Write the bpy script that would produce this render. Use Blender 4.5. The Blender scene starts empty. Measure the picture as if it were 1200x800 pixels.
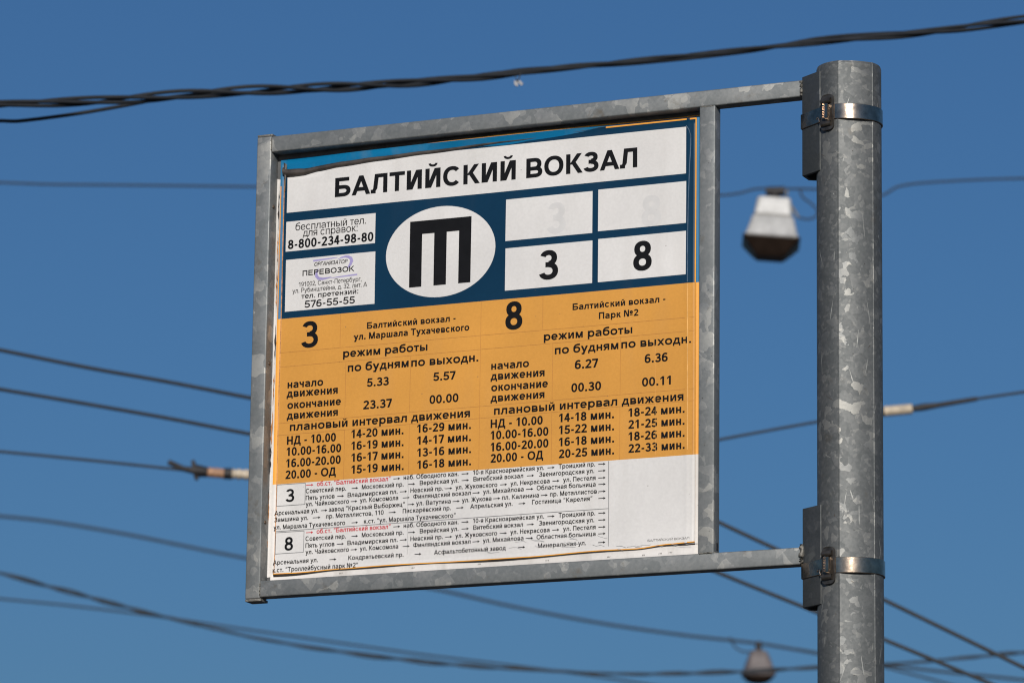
import bpy, bmesh, math, random
from math import pi, sin, cos, radians, atan2, hypot
from mathutils import Vector, Matrix
random.seed(7)
scene = bpy.context.scene
C = scene.collection

# ---------------------------------------------------------------- camera
cam_data = bpy.data.cameras.new('camera')
cam_data.sensor_width = 36.0
cam_data.lens = 155.55
cam_data.clip_start = 0.05
cam_data.clip_end = 5000
cam = bpy.data.objects.new('camera', cam_data)
C.objects.link(cam)
_f = Vector((-0.39541715, 0.89167852, 0.2203513))
_r = Vector((0.91528552, 0.40258404, 0.01336072))
_u = Vector((0.07679645, -0.20696741, 0.97532907))
cam.matrix_world = Matrix(((_r.x, _u.x, -_f.x, 1.669), (_r.y, _u.y, -_f.y, -4.7289), (_r.z, _u.z, -_f.z, 1.6), (0, 0, 0, 1)))
cam_data.dof.use_dof = True
cam_data.dof.focus_distance = 5.24
cam_data.dof.aperture_fstop = 16.0
cam_data.dof.aperture_blades = 7
scene.camera = cam
scene.cycles.filter_width = 1.15

# ---------------------------------------------------------------- sky and sun
SUN_EL, SUN_AZ = radians(21), atan2(-4.729, 1.669) + radians(2)      # azimuth as a plain xy angle
world = bpy.data.worlds.new('World')
scene.world = world
world.use_nodes = True
nt = world.node_tree
nt.nodes.clear()
out = nt.nodes.new('ShaderNodeOutputWorld')
bg = nt.nodes.new('ShaderNodeBackground')
sky = nt.nodes.new('ShaderNodeTexSky')
sky.sky_type = 'NISHITA'
sky.sun_disc = False
sky.sun_elevation = SUN_EL
sky.sun_rotation = pi / 2 - SUN_AZ
sky.altitude = 0
sky.air_density = 1.25
sky.dust_density = 1.6
sky.ozone_density = 10.0
nt.links.new(sky.outputs[0], bg.inputs[0])
bg.inputs[1].default_value = 0.062
nt.links.new(bg.outputs[0], out.inputs[0])
sun_data = bpy.data.lights.new('sun', 'SUN')
sun_data.energy = 3.9
sun_data.angle = radians(0.53)
sun_data.color = (1.0, 0.95, 0.88)
sun = bpy.data.objects.new('sun', sun_data)
C.objects.link(sun)
sun.location = (5, -14, 12)
_d = Vector((cos(SUN_AZ) * cos(SUN_EL), sin(SUN_AZ) * cos(SUN_EL), sin(SUN_EL)))
sun.rotation_euler = _d.to_track_quat('Z', 'Y').to_euler()
scene.view_settings.view_transform = 'Standard'
scene.view_settings.look = 'None'
scene.view_settings.exposure = 0.0
scene.view_settings.gamma = 1.0

# ---------------------------------------------------------------- helpers
def tag(o, label=None, cat=None, group=None, kind=None):
    if label: o['label'] = label
    if cat: o['category'] = cat
    if group: o['group'] = group
    if kind: o['kind'] = kind
    return o

def empty(name, loc):
    o = bpy.data.objects.new(name, None)
    C.objects.link(o)
    o.location = loc
    o.empty_display_size = 0.05
    return o

class MB:
    """collects faces, world coordinates in metres; build() re-bases them on the parent's origin"""
    def __init__(s): s.v, s.f, s.m, s.sm = [], [], [], []
    def face(s, pts, mat=0, smooth=False):
        i = len(s.v); s.v += [tuple(p) for p in pts]
        s.f.append(tuple(range(i, i + len(pts)))); s.m.append(mat); s.sm.append(smooth)
    def grid(s, rows, closed=False, mat=0, smooth=True):
        i = len(s.v); n = len(rows[0])
        for r in rows: s.v += [tuple(p) for p in r]
        for a in range(len(rows) - 1):
            for b in range(n if closed else n - 1):
                c = (b + 1) % n
                s.f.append((i + a * n + b, i + a * n + c, i + (a + 1) * n + c, i + (a + 1) * n + b)); s.m.append(mat); s.sm.append(smooth)
    def box(s, x0, x1, y0, y1, z0, z1, mat=0):
        p = [(x, y, z) for z in (z0, z1) for y in (y0, y1) for x in (x0, x1)]
        i = len(s.v); s.v += p
        for q in ((0, 2, 3, 1), (4, 5, 7, 6), (0, 1, 5, 4), (2, 6, 7, 3), (0, 4, 6, 2), (1, 3, 7, 5)):
            s.f.append(tuple(i + k for k in q)); s.m.append(mat); s.sm.append(False)
    def prism(s, outline, z0, z1, mat=0):
        n = len(outline); i = len(s.v)
        s.v += [(x, y, z0) for x, y in outline] + [(x, y, z1) for x, y in outline]
        s.f.append(tuple(range(i + n - 1, i - 1, -1))); s.f.append(tuple(range(i + n, i + 2 * n)))
        for k in range(n): s.f.append((i + k, i + (k + 1) % n, i + n + (k + 1) % n, i + n + k))
        s.m += [mat] * (n + 2); s.sm += [False] * (n + 2)
    def tube(s, pts, rad, n=8, mat=0, cap=True):
        pts = [Vector(p) for p in pts]; rows = []
        up = Vector((0, 0, 1))
        for k, p in enumerate(pts):
            t = (pts[min(k + 1, len(pts) - 1)] - pts[max(k - 1, 0)]).normalized()
            a = t.cross(up)
            if a.length < 1e-4: a = t.cross(Vector((1, 0, 0)))
            a.normalize(); b = t.cross(a)
            r = rad[k] if isinstance(rad, (list, tuple)) else rad
            rows.append([p + (a * cos(2 * pi * j / n) + b * sin(2 * pi * j / n)) * r for j in range(n)])
        s.grid(rows, closed=True, mat=mat)
        if cap:
            s.face(rows[0][::-1], mat); s.face(rows[-1], mat)
    def build(s, name, mats, parent=None, bevel=0.0):
        me = bpy.data.meshes.new(name)
        base = Vector(parent['_o']) if parent is not None and '_o' in parent else Vector((0, 0, 0))
        me.from_pydata([(Vector(v) - base)[:] for v in s.v], [], s.f)
        if not isinstance(mats, (list, tuple)): mats = [mats]
        for m in mats: me.materials.append(m)
        me.polygons.foreach_set('material_index', s.m)
        me.polygons.foreach_set('use_smooth', s.sm)
        me.update()
        if bevel:
            bm = bmesh.new(); bm.from_mesh(me)
            bmesh.ops.remove_doubles(bm, verts=bm.verts, dist=1e-6)
            bmesh.ops.recalc_face_normals(bm, faces=bm.faces)
            bmesh.ops.bevel(bm, geom=[e for e in bm.edges if e.calc_face_angle(0) > 0.5], offset=bevel, segments=3, profile=0.5, affect='EDGES')
            for f in bm.faces: f.smooth = True
            bm.to_mesh(me); bm.free()
            try: me.set_sharp_from_angle(angle=radians(50))
            except Exception: pass
        o = bpy.data.objects.new(name, me)
        C.objects.link(o)
        if parent is not None: o.parent = parent; o['_o'] = base[:]
        return o

def root(name, loc, *a, **k):
    o = empty(name, loc); o['_o'] = list(loc); tag(o, *a, **k); return o

# ---------------------------------------------------------------- materials
def mat_base(name):
    m = bpy.data.materials.new(name); m.use_nodes = True
    nt = m.node_tree
    return m, nt, nt.nodes['Principled BSDF']

def plain(name, col, rough=0.5, metal=0.0, noise=0.0, nscale=60, bump=0.0, spec=0.5):
    m, nt, b = mat_base(name)
    b.inputs['Roughness'].default_value = rough
    b.inputs['Metallic'].default_value = metal
    b.inputs['Specular IOR Level'].default_value = spec
    b.inputs['Base Color'].default_value = (*col, 1)
    tc = nt.nodes.new('ShaderNodeTexCoord')
    n = nt.nodes.new('ShaderNodeTexNoise'); n.inputs['Scale'].default_value = nscale; n.inputs['Detail'].default_value = 6
    nt.links.new(tc.outputs['Object'], n.inputs['Vector'])
    if noise:
        r = nt.nodes.new('ShaderNodeMapRange')
        r.inputs['To Min'].default_value = 1 - noise; r.inputs['To Max'].default_value = 1 + noise
        r.inputs['From Min'].default_value = 0.3; r.inputs['From Max'].default_value = 0.7
        nt.links.new(n.outputs[0], r.inputs['Value'])
        mx = nt.nodes.new('ShaderNodeVectorMath'); mx.operation = 'SCALE'; mx.inputs[0].default_value = col
        nt.links.new(r.outputs[0], mx.inputs['Scale']); nt.links.new(mx.outputs[0], b.inputs['Base Color'])
    if bump:
        bp = nt.nodes.new('ShaderNodeBump'); bp.inputs['Strength'].default_value = 1; bp.inputs['Distance'].default_value = bump
        nt.links.new(n.outputs[0], bp.inputs['Height']); nt.links.new(bp.outputs[0], b.inputs['Normal'])
    return m

def galvanised(name, dark=0.13, mid=0.20, light=0.42, scale=55, thr=0.8, stain=0.5, stretch=(1, 1, 1), rough=0.5, metal=0.35):
    """zinc spangle: distorted voronoi cells, a few of them pale, over a mottled blue grey"""
    m, nt, b = mat_base(name)
    L = nt.links.new
    tc = nt.nodes.new('ShaderNodeTexCoord')
    mp = nt.nodes.new('ShaderNodeMapping'); mp.inputs['Scale'].default_value = stretch
    L(tc.outputs['Object'], mp.inputs['Vector'])
    nz = nt.nodes.new('ShaderNodeTexNoise'); nz.inputs['Scale'].default_value = 70; nz.inputs['Detail'].default_value = 3
    L(mp.outputs[0], nz.inputs['Vector'])
    ad = nt.nodes.new('ShaderNodeVectorMath'); ad.operation = 'MULTIPLY_ADD'
    ad.inputs[1].default_value = (0.014,) * 3
    L(nz.outputs['Color'], ad.inputs[0]); L(mp.outputs[0], ad.inputs[2])
    def vor(sc):
        v = nt.nodes.new('ShaderNodeTexVoronoi'); v.inputs['Scale'].default_value = sc
        L(ad.outputs[0], v.inputs['Vector'])
        s = nt.nodes.new('ShaderNodeSeparateColor'); L(v.outputs['Color'], s.inputs[0]); return s.outputs[0]
    def ramp(src, stops):
        r = nt.nodes.new('ShaderNodeValToRGB'); e = r.color_ramp.elements
        e[0].position, e[0].color = stops[0][0], (stops[0][1],) * 3 + (1,)
        e[1].position, e[1].color = stops[-1][0], (stops[-1][1],) * 3 + (1,)
        for p, c in stops[1:-1]:
            k = e.new(p); k.color = (c, c, c, 1)
        L(src, r.inputs[0]); return r.outputs[0]
    def math_(op, a, bb):
        k = nt.nodes.new('ShaderNodeMath'); k.operation = op
        for i, q in enumerate((a, bb)):
            if isinstance(q, float): k.inputs[i].default_value = q
            else: L(q, k.inputs[i])
        return k.outputs[0]
    big = nt.nodes.new('ShaderNodeTexNoise'); big.inputs['Scale'].default_value = 9; big.inputs['Detail'].default_value = 5
    L(tc.outputs['Object'], big.inputs['Vector'])
    fine = nt.nodes.new('ShaderNodeTexNoise'); fine.inputs['Scale'].default_value = 260; fine.inputs['Detail'].default_value = 6
    L(tc.outputs['Object'], fine.inputs['Vector'])
    v1 = ramp(vor(scale), [(0, 0.0), (thr * 0.5, 0.2), (thr, 0.30), (thr + 0.03, 0.8), (1, 1.0)])
    v2 = ramp(vor(scale * 2.3), [(0, 0.0), (0.45, 0.12), (0.86, 0.2), (0.9, 1.0), (1, 1.0)])
    patch = ramp(big.outputs[0], [(0.42, 0.25), (0.60, 1.0)])
    mixv = math_('ADD', math_('MULTIPLY', v1, patch), math_('MULTIPLY', v2, 0.40))
    mixv = math_('ADD', mixv, math_('MULTIPLY', math_('SUBTRACT', fine.outputs[0], 0.5), 0.7))
    rgb = nt.nodes.new('ShaderNodeValToRGB'); e = rgb.color_ramp.elements
    e[0].position, e[0].color = 0.0, (dark * 0.94, dark * 1.0, dark * 1.0, 1)
    e[1].position, e[1].color = 1.0, (light, light * 0.98, light * 0.90, 1)
    k = e.new(0.42); k.color = (mid * 0.98, mid, mid * 0.98, 1)
    L(mixv, rgb.inputs[0])
    # sparse brown run-off and pin-prick rust
    st = nt.nodes.new('ShaderNodeTexNoise'); st.inputs['Scale'].default_value = 33; st.inputs['Detail'].default_value = 8; st.inputs['Roughness'].default_value = 0.7
    L(tc.outputs['Object'], st.inputs['Vector'])
    sm = ramp(st.outputs[0], [(0.60, 0.0), (0.72, stain)])
    mx = nt.nodes.new('ShaderNodeMix'); mx.data_type = 'RGBA'
    L(sm, mx.inputs['Factor']); L(rgb.outputs[0], mx.inputs[6]); mx.inputs[7].default_value = (0.10, 0.075, 0.045, 1)
    sp = nt.nodes.new('ShaderNodeTexVoronoi'); sp.inputs['Scale'].default_value = 130
    L(tc.outputs['Object'], sp.inputs['Vector'])
    dots = ramp(sp.outputs['Distance'], [(0.06, 0.85), (0.11, 0.0)])
    sc2 = nt.nodes.new('ShaderNodeSeparateColor'); L(sp.outputs['Color'], sc2.inputs[0])
    dots = math_('MULTIPLY', dots, ramp(sc2.outputs[1], [(0.80, 0.0), (0.83, 1.0)]))
    mx2 = nt.nodes.new('ShaderNodeMix'); mx2.data_type = 'RGBA'
    L(dots, mx2.inputs['Factor']); L(mx.outputs[2], mx2.inputs[6]); mx2.inputs[7].default_value = (0.035, 0.03, 0.025, 1)
    L(mx2.outputs[2], b.inputs['Base Color'])
    b.inputs['Metallic'].default_value = metal
    rr = nt.nodes.new('ShaderNodeMapRange'); rr.inputs['To Min'].default_value = rough + 0.06; rr.inputs['To Max'].default_value = rough - 0.05
    L(v1, rr.inputs['Value']); L(rr.outputs[0], b.inputs['Roughness'])
    bp = nt.nodes.new('ShaderNodeBump'); bp.inputs['Strength'].default_value = 0.5; bp.inputs['Distance'].default_value = 0.00022
    L(mixv, bp.inputs['Height']); L(bp.outputs[0], b.inputs['Normal'])
    return m

def paper(name, col, dirt=0.16, rough=0.42, fade=0.08):
    """laminated print: even colour with faint fading, rain-borne grime and tiny specks"""
    m, nt, b = mat_base(name)
    L = nt.links.new
    tc = nt.nodes.new('ShaderNodeTexCoord')
    n1 = nt.nodes.new('ShaderNodeTexNoise'); n1.inputs['Scale'].default_value = 7; n1.inputs['Detail'].default_value = 4
    n2 = nt.nodes.new('ShaderNodeTexNoise'); n2.inputs['Scale'].default_value = 300; n2.inputs['Detail'].default_value = 5
    n3 = nt.nodes.new('ShaderNodeTexVoronoi'); n3.inputs['Scale'].default_value = 95
    mp = nt.nodes.new('ShaderNodeMapping'); mp.inputs['Scale'].default_value = (34, 34, 5)
    n4 = nt.nodes.new('ShaderNodeTexNoise'); n4.inputs['Scale'].default_value = 1; n4.inputs['Detail'].default_value = 5
    for n in (n1, n2, n3): L(tc.outputs['Object'], n.inputs['Vector'])
    L(tc.outputs['Object'], mp.inputs['Vector']); L(mp.outputs[0], n4.inputs['Vector'])
    def mr(src, a, bb, c, d):
        r = nt.nodes.new('ShaderNodeMapRange')
        for k, v in zip(('From Min', 'From Max', 'To Min', 'To Max'), (a, bb, c, d)): r.inputs[k].default_value = v
        L(src, r.inputs['Value']); return r.outputs[0]
    def mul(a, bb):
        k = nt.nodes.new('ShaderNodeMath'); k.operation = 'MULTIPLY'; L(a, k.inputs[0]); L(bb, k.inputs[1]); return k.outputs[0]
    v = mul(mr(n1.outputs[0], 0.3, 0.7, 1 - fade, 1 + fade), mr(n2.outputs[0], 0.3, 0.7, 0.965, 1.035))
    sp = mr(n3.outputs['Distance'], 0.05, 0.09, 1.0, 0.0)
    sc = nt.nodes.new('ShaderNodeSeparateColor'); L(n3.outputs['Color'], sc.inputs[0])
    sp = mul(sp, mr(sc.outputs[0], 0.90, 0.92, 0.0, 0.6))
    vm = nt.nodes.new('ShaderNodeVectorMath'); vm.operation = 'SCALE'; vm.inputs[0].default_value = col
    L(v, vm.inputs['Scale'])
    g = nt.nodes.new('ShaderNodeMix'); g.data_type = 'RGBA'
    L(mul(mr(n4.outputs[0], 0.5, 0.75, 0.0, dirt), mr(n1.outputs[0], 0.4, 0.65, 0.3, 1.0)), g.inputs['Factor'])
    L(vm.outputs[0], g.inputs[6]); g.inputs[7].default_value = (0.22, 0.19, 0.15, 1)
    h = nt.nodes.new('ShaderNodeMix'); h.data_type = 'RGBA'
    L(sp, h.inputs['Factor']); L(g.outputs[2], h.inputs[6]); h.inputs[7].default_value = (0.12, 0.09, 0.07, 1)
    L(h.outputs[2], b.inputs['Base Color'])
    b.inputs['Roughness'].default_value = rough
    b.inputs['Specular IOR Level'].default_value = 0.14
    bp = nt.nodes.new('ShaderNodeBump'); bp.inputs['Strength'].default_value = 0.35; bp.inputs['Distance'].default_value = 0.0014
    L(n1.outputs[0], bp.inputs['Height']); L(bp.outputs[0], b.inputs['Normal'])
    return m

M = {}
M['pole'] = galvanised('galvanised_pipe', 0.10, 0.148, 0.225, 110, 0.80, 0.35, rough=0.56, metal=0.55)
M['tube'] = galvanised('galvanised_tube', 0.15, 0.208, 0.325, 50, 0.76, 0.6)
M['plate'] = galvanised('shaded_galvanised_plate', 0.095, 0.125, 0.20, 60, 0.9, 0.45, metal=0.75)  # zinc darkened: shade of the turned-away flange is put into the colour
M['weld'] = plain('weld_metal', (0.17, 0.16, 0.14), 0.6, 0.4, 0.4, 300, 0.001)
M['steel'] = plain('stainless_band', (0.42, 0.32, 0.24), 0.2, 1.0, 0.35, 90, 0.0003)  # brown tint stands in for reflected surroundings that are not modelled
M['steel_dark'] = plain('buckle_steel', (0.12, 0.105, 0.09), 0.35, 0.8, 0.3, 120, 0.0003)  # darker steel: the dark reflection on the buckle is put into the colour
M['drip'] = plain('zinc_drip', (0.30, 0.30, 0.28), 0.5, 0.3, 0.3, 200)
M['screw'] = plain('rusty_screw', (0.10, 0.07, 0.05), 0.5, 0.6, 0.4, 300)
M['board'] = plain('backing_sheet', (0.09, 0.09, 0.09), 0.7, 0.0, 0.3, 40)
M['white'] = paper('white_print', (0.595, 0.575, 0.555))
M['navy'] = paper('navy_print', (0.0035, 0.028, 0.062), 0.03, 0.38)
M['orange'] = paper('orange_print', (0.56, 0.262, 0.053), 0.10)
M['black'] = plain('black_ink', (0.006, 0.006, 0.007), 0.5, 0, 0.2, 80, spec=0.12)
M['red'] = plain('red_ink', (0.50, 0.03, 0.04), 0.45, 0, 0.1, 80, spec=0.3)
M['violet'] = plain('violet_ink', (0.30, 0.26, 0.47), 0.45, 0, 0.1, 80, spec=0.3)
M['ghost'] = plain('show_through_ink', (0.54, 0.525, 0.51), 0.42, 0, 0.05, 80, spec=0.3)
M['brown_line'] = plain('brown_ink', (0.40, 0.17, 0.04), 0.45, 0, 0.1, 80, spec=0.3)
M['grey_line'] = plain('grey_ink', (0.16, 0.16, 0.16), 0.45, 0, 0.3, 80, spec=0.3)
M['oldblue'] = paper('bright_blue_print', (0.003, 0.125, 0.27), 0.25)
M['oldwhite'] = paper('old_white_print', (0.60, 0.57, 0.54), 0.7, fade=0.15)
M['oldorange'] = paper('old_orange_print', (0.75, 0.33, 0.045), 0.3)
M['back'] = plain('shaded_film_back', (0.05, 0.04, 0.034), 0.5, 0, 0.5, 60, 0.0005)  # dark brown back, with the shade of the curls put into the colour
M['paperedge'] = plain('worn_orange_edge', (0.45, 0.20, 0.07), 0.6, 0, 0.6, 200)
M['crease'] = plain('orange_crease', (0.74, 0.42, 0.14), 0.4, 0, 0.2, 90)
M['crease_w'] = plain('grey_crease', (0.34, 0.34, 0.34), 0.5, 0, 0.4, 200)
M['cable'] = plain('black_cable', (0.012, 0.013, 0.015), 0.6, 0, 0.4, 20)
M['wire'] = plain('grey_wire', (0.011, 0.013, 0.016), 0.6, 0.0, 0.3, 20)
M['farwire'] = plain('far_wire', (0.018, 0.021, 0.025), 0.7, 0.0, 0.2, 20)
M['cream'] = plain('cream_ceramic', (0.46, 0.38, 0.28), 0.4, 0, 0.25, 60)
M['brownish'] = plain('brown_ceramic', (0.34, 0.19, 0.11), 0.4, 0, 0.35, 60)
M['fitting'] = plain('dark_fitting', (0.025, 0.022, 0.022), 0.6, 0.3, 0.4, 60)
M['scrapgrey'] = plain('pale_plastic', (0.16, 0.16, 0.17), 0.5)
M['lampwhite'] = plain('pale_enamel', (0.33, 0.325, 0.315), 0.4, 0.0, 0.25, 14)
M['lampdark'] = plain('brown_glass', (0.022, 0.014, 0.010), 0.4, 0.0, 0.3, 14, spec=0.2)
M['lampgrey'] = plain('grey_brown_enamel', (0.125, 0.105, 0.10), 0.5, 0.0, 0.25, 10)
M['asphalt'] = plain('asphalt', (0.05, 0.05, 0.05), 0.9, 0, 0.3, 12, 0.004)

# ---------------------------------------------------------------- ground
g = MB(); S = 900
g.face([(-S, -S, 0), (S, -S, 0), (S, S, 0), (-S, S, 0)])
tag(g.build('ground', M['asphalt']), kind='structure')

# ---------------------------------------------------------------- pole
R = 0.038
POLE_TOP = 3.0631
AXIS = radians(-70.6)          # direction from the pole towards the viewer
def pole_r(a):
    """roll-formed pipe: slightly flattened between two forming lines"""
    d = math.degrees((a - AXIS + pi) % (2 * pi) - pi)
    r = R
    if -20 < d < 47:
        half = 33.5; c = d - 13.5
        chord = R * cos(radians(half)) / cos(radians(c))
        r = R + (chord - R) * 0.5
    for g0 in (-20, 47):
        if abs(d - g0) < 0.8: r = R + 0.00035
    return r
angs = sorted(set([round(k * 3.0, 2) for k in range(120)] + [round(math.degrees(AXIS) + s + t, 2) % 360 for s in (-20, 47) for t in (-1.2, -0.5, 0, 0.5, 1.2)]))
angs = [radians(a) for a in angs]
pole = root('sign_pole', (0, 0, 0), 'thick round galvanised steel pole carrying the stop sign', 'pole')
p = MB()
rows = []
for z in (-0.3, POLE_TOP - 0.0025):
    rows.append([(pole_r(a) * cos(a), pole_r(a) * sin(a), z) for a in angs])
rows.append([((pole_r(a) - 0.0008) * cos(a), (pole_r(a) - 0.0008) * sin(a), POLE_TOP) for a in angs])
rows.append([(0.0345 * cos(a), 0.0345 * sin(a), POLE_TOP) for a in angs])
rows.append([(0.0345 * cos(a), 0.0345 * sin(a), POLE_TOP - 0.4) for a in angs])
p.grid(rows, closed=True)
po = p.build('shaft', M['pole'], pole)
po.data.set_sharp_from_angle(angle=radians(4.5))

for k in range(46):        # zinc drips, nicks and a few scratches on the shaft
    b = MB(); a = AXIS + radians(random.uniform(-75, 75)); z = random.uniform(2.3, 3.04); L_, R_ = [], []
    n = random.randint(3, 6); ln = random.uniform(0.004, 0.03) if k % 3 else random.uniform(0.002, 0.006); sl = random.uniform(-.12, .12) if k % 3 else random.uniform(-.9, .9)
    for q in range(n + 1):
        t = q / n; aa = a + sl * ln * t / R * 3; w = random.uniform(0.0002, 0.0006) * (0.3 + sin(pi * (t * .9 + .05))) / R; r = pole_r(aa) + 0.00012
        L_.append((r * cos(aa - w), r * sin(aa - w), z - ln * t)); R_.append((r * cos(aa + w), r * sin(aa + w), z - ln * t))
    b.grid([L_, R_], smooth=False); b.build('zinc_drip' if k % 3 else 'scratch', M['screw'] if k % 6 == 0 else M['drip'], pole)

# ---------------------------------------------------------------- stop sign : frame
XL, XR, XW = -0.7734, -0.1645, -0.0545       # left and right outer edges of the frame, web of the brackets
ZT, ZB = 3.0526, 2.4752
T = 0.020
YF, YB = -0.010, 0.010
sign = root('stop_sign', (-0.38, 0, 2.4752), 'bus stop sign in grey steel frame with worn navy, orange and white timetable', 'sign')
def rail(name, x0, x1, z0, z1, m='tube', bev=0.0016, y0=YF, y1=YB):
    b = MB(); b.box(x0, x1, y0, y1, z0, z1); return b.build(name, M[m], sign, bevel=bev)
rail('frame_tube', XL, XL + T, ZB - 0.0015, ZT + 0.0005)
rail('frame_tube', XL + T - 0.001, XW + 0.001, ZT - T, ZT, y0=YF + 0.0004, y1=YB - 0.0004)
rail('frame_tube', XL + T - 0.001, XW + 0.001, ZB, ZB + T, y0=YF + 0.0004, y1=YB - 0.0004)
rail('frame_tube', XR - T, XR, ZB + T - 0.001, ZT - T + 0.001, y0=YF + 0.0008, y1=YB - 0.0008)
rail('end_cap', XL + 0.0002, XL + T + 0.0012, ZT + 0.0006, ZT + 0.0032, 'weld', 0.0006, YF + 0.0003, YB)
rail('end_cap', XL + 0.0002, XL + T + 0.0014, ZB - 0.0048, ZB - 0.0016, 'weld', 0.0006, YF + 0.0003, YB)
# weld beads where the tubes meet
def bead(a, b, r=0.0022, n=9):
    m = MB(); a = Vector(a); b = Vector(b); pts = []; rad = []
    for k in range(n):
        t = k / (n - 1)
        pts.append(a.lerp(b, t) + Vector([random.uniform(-1, 1) * 0.0004 for _ in range(3)]))
        rad.append(r * (0.75 + 0.5 * random.random()))
    m.tube(pts, rad, 8); return m.build('weld_bead', M['weld'], sign)
bead((XW - 0.001, YF + 0.0005, ZT - T + 0.001), (XW - 0.001, YF + 0.0005, ZT - 0.001))
bead((XW - 0.001, YF + 0.0002, ZB + 0.001), (XW - 0.001, YF + 0.0002, ZB + T + 0.003), 0.0034)
bead((XR - T + 0.002, YF + 0.001, ZB + T), (XR - 0.002, YF + 0.001, ZB + T), 0.0011, 14)
bead((XR - T + 0.002, YF + 0.001, ZT - T), (XR - 0.002, YF + 0.001, ZT - T), 0.0008, 14)
bead((XR, YF + 0.002, ZB + T), (XR, YB - 0.002, ZB + T), 0.0014, 7)
for (x, z, dx, dz) in ((XL + T, ZT - T * .5, 0, .008), (XL + T, ZB + T * .5, 0, .008), (XR - T * .5, ZB + T, .008, 0)):
    bead((x - dx, YF - 0.0001, z - dz), (x + dx, YF - 0.0001, z + dz), 0.0007, 22)
# drain slot with a bright burr at the foot of the right upright
m = MB(); m.box(XR - 0.0004, XR + 0.0004, -0.001, 0.0035, ZB + T + 0.004, ZB + T + 0.013)
m.build('drain_slot', M['fitting'], sign)
# screws on the inner side of the left upright
for z in (-0.088, -0.286, -0.484):
    m = MB(); cx = XL + T
    rows = [[(cx + dx, -0.0005 + rr * cos(2 * pi * k / 12), ZT + z + rr * sin(2 * pi * k / 12)) for k in range(12)] for dx, rr in ((0, 0.0024), (0.0009, 0.0023), (0.0016, 0.0013), (0.0017, 0.0001))]
    m.grid(rows, closed=True); m.build('screw', M['screw'], sign)

# ---------------------------------------------------------------- clamps to the pole
fl = 0.0345; fa = radians(33)
wy = 0.0105
end = (XW + fl * cos(fa), -wy - fl * sin(fa))
def bracket(z0, z1):
    t = 0.0042
    nx, ny = sin(fa), cos(fa)
    outer = [(end[0], end[1]), (XW, -wy), (XW, wy), (end[0], -end[1])]
    inner = [(end[0] + nx * t, -end[1] - ny * t), (XW + t, wy - t * 0.6), (XW + t, -wy + t * 0.6), (end[0] + nx * t, end[1] + ny * t)]
    b = MB(); out_ = outer + inner
    b.prism(out_[::-1], z0, z1)
    return b.build('mounting_channel', M['plate'], sign, bevel=0.0007)
def hull(pts):
    pts = sorted(set(pts))
    def half(ps):
        h = []
        for q in ps:
            while len(h) > 1 and (h[-1][0] - h[-2][0]) * (q[1] - h[-2][1]) - (h[-1][1] - h[-2][1]) * (q[0] - h[-2][0]) <= 0: h.pop()
            h.append(q)
        return h[:-1]
    return half(pts) + half(pts[::-1])
def strap_path(gap):
    pts = [((R + gap) * cos(2 * pi * k / 96), (R + gap) * sin(2 * pi * k / 96)) for k in range(96)]
    for cx, cy in ((XW, -wy), (XW, wy), end, (end[0], -end[1])):
        pts += [(cx + gap * cos(2 * pi * k / 12), cy + gap * sin(2 * pi * k / 12)) for k in range(12)]
    return hull([(round(a, 6), round(b, 6)) for a, b in pts])
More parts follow.
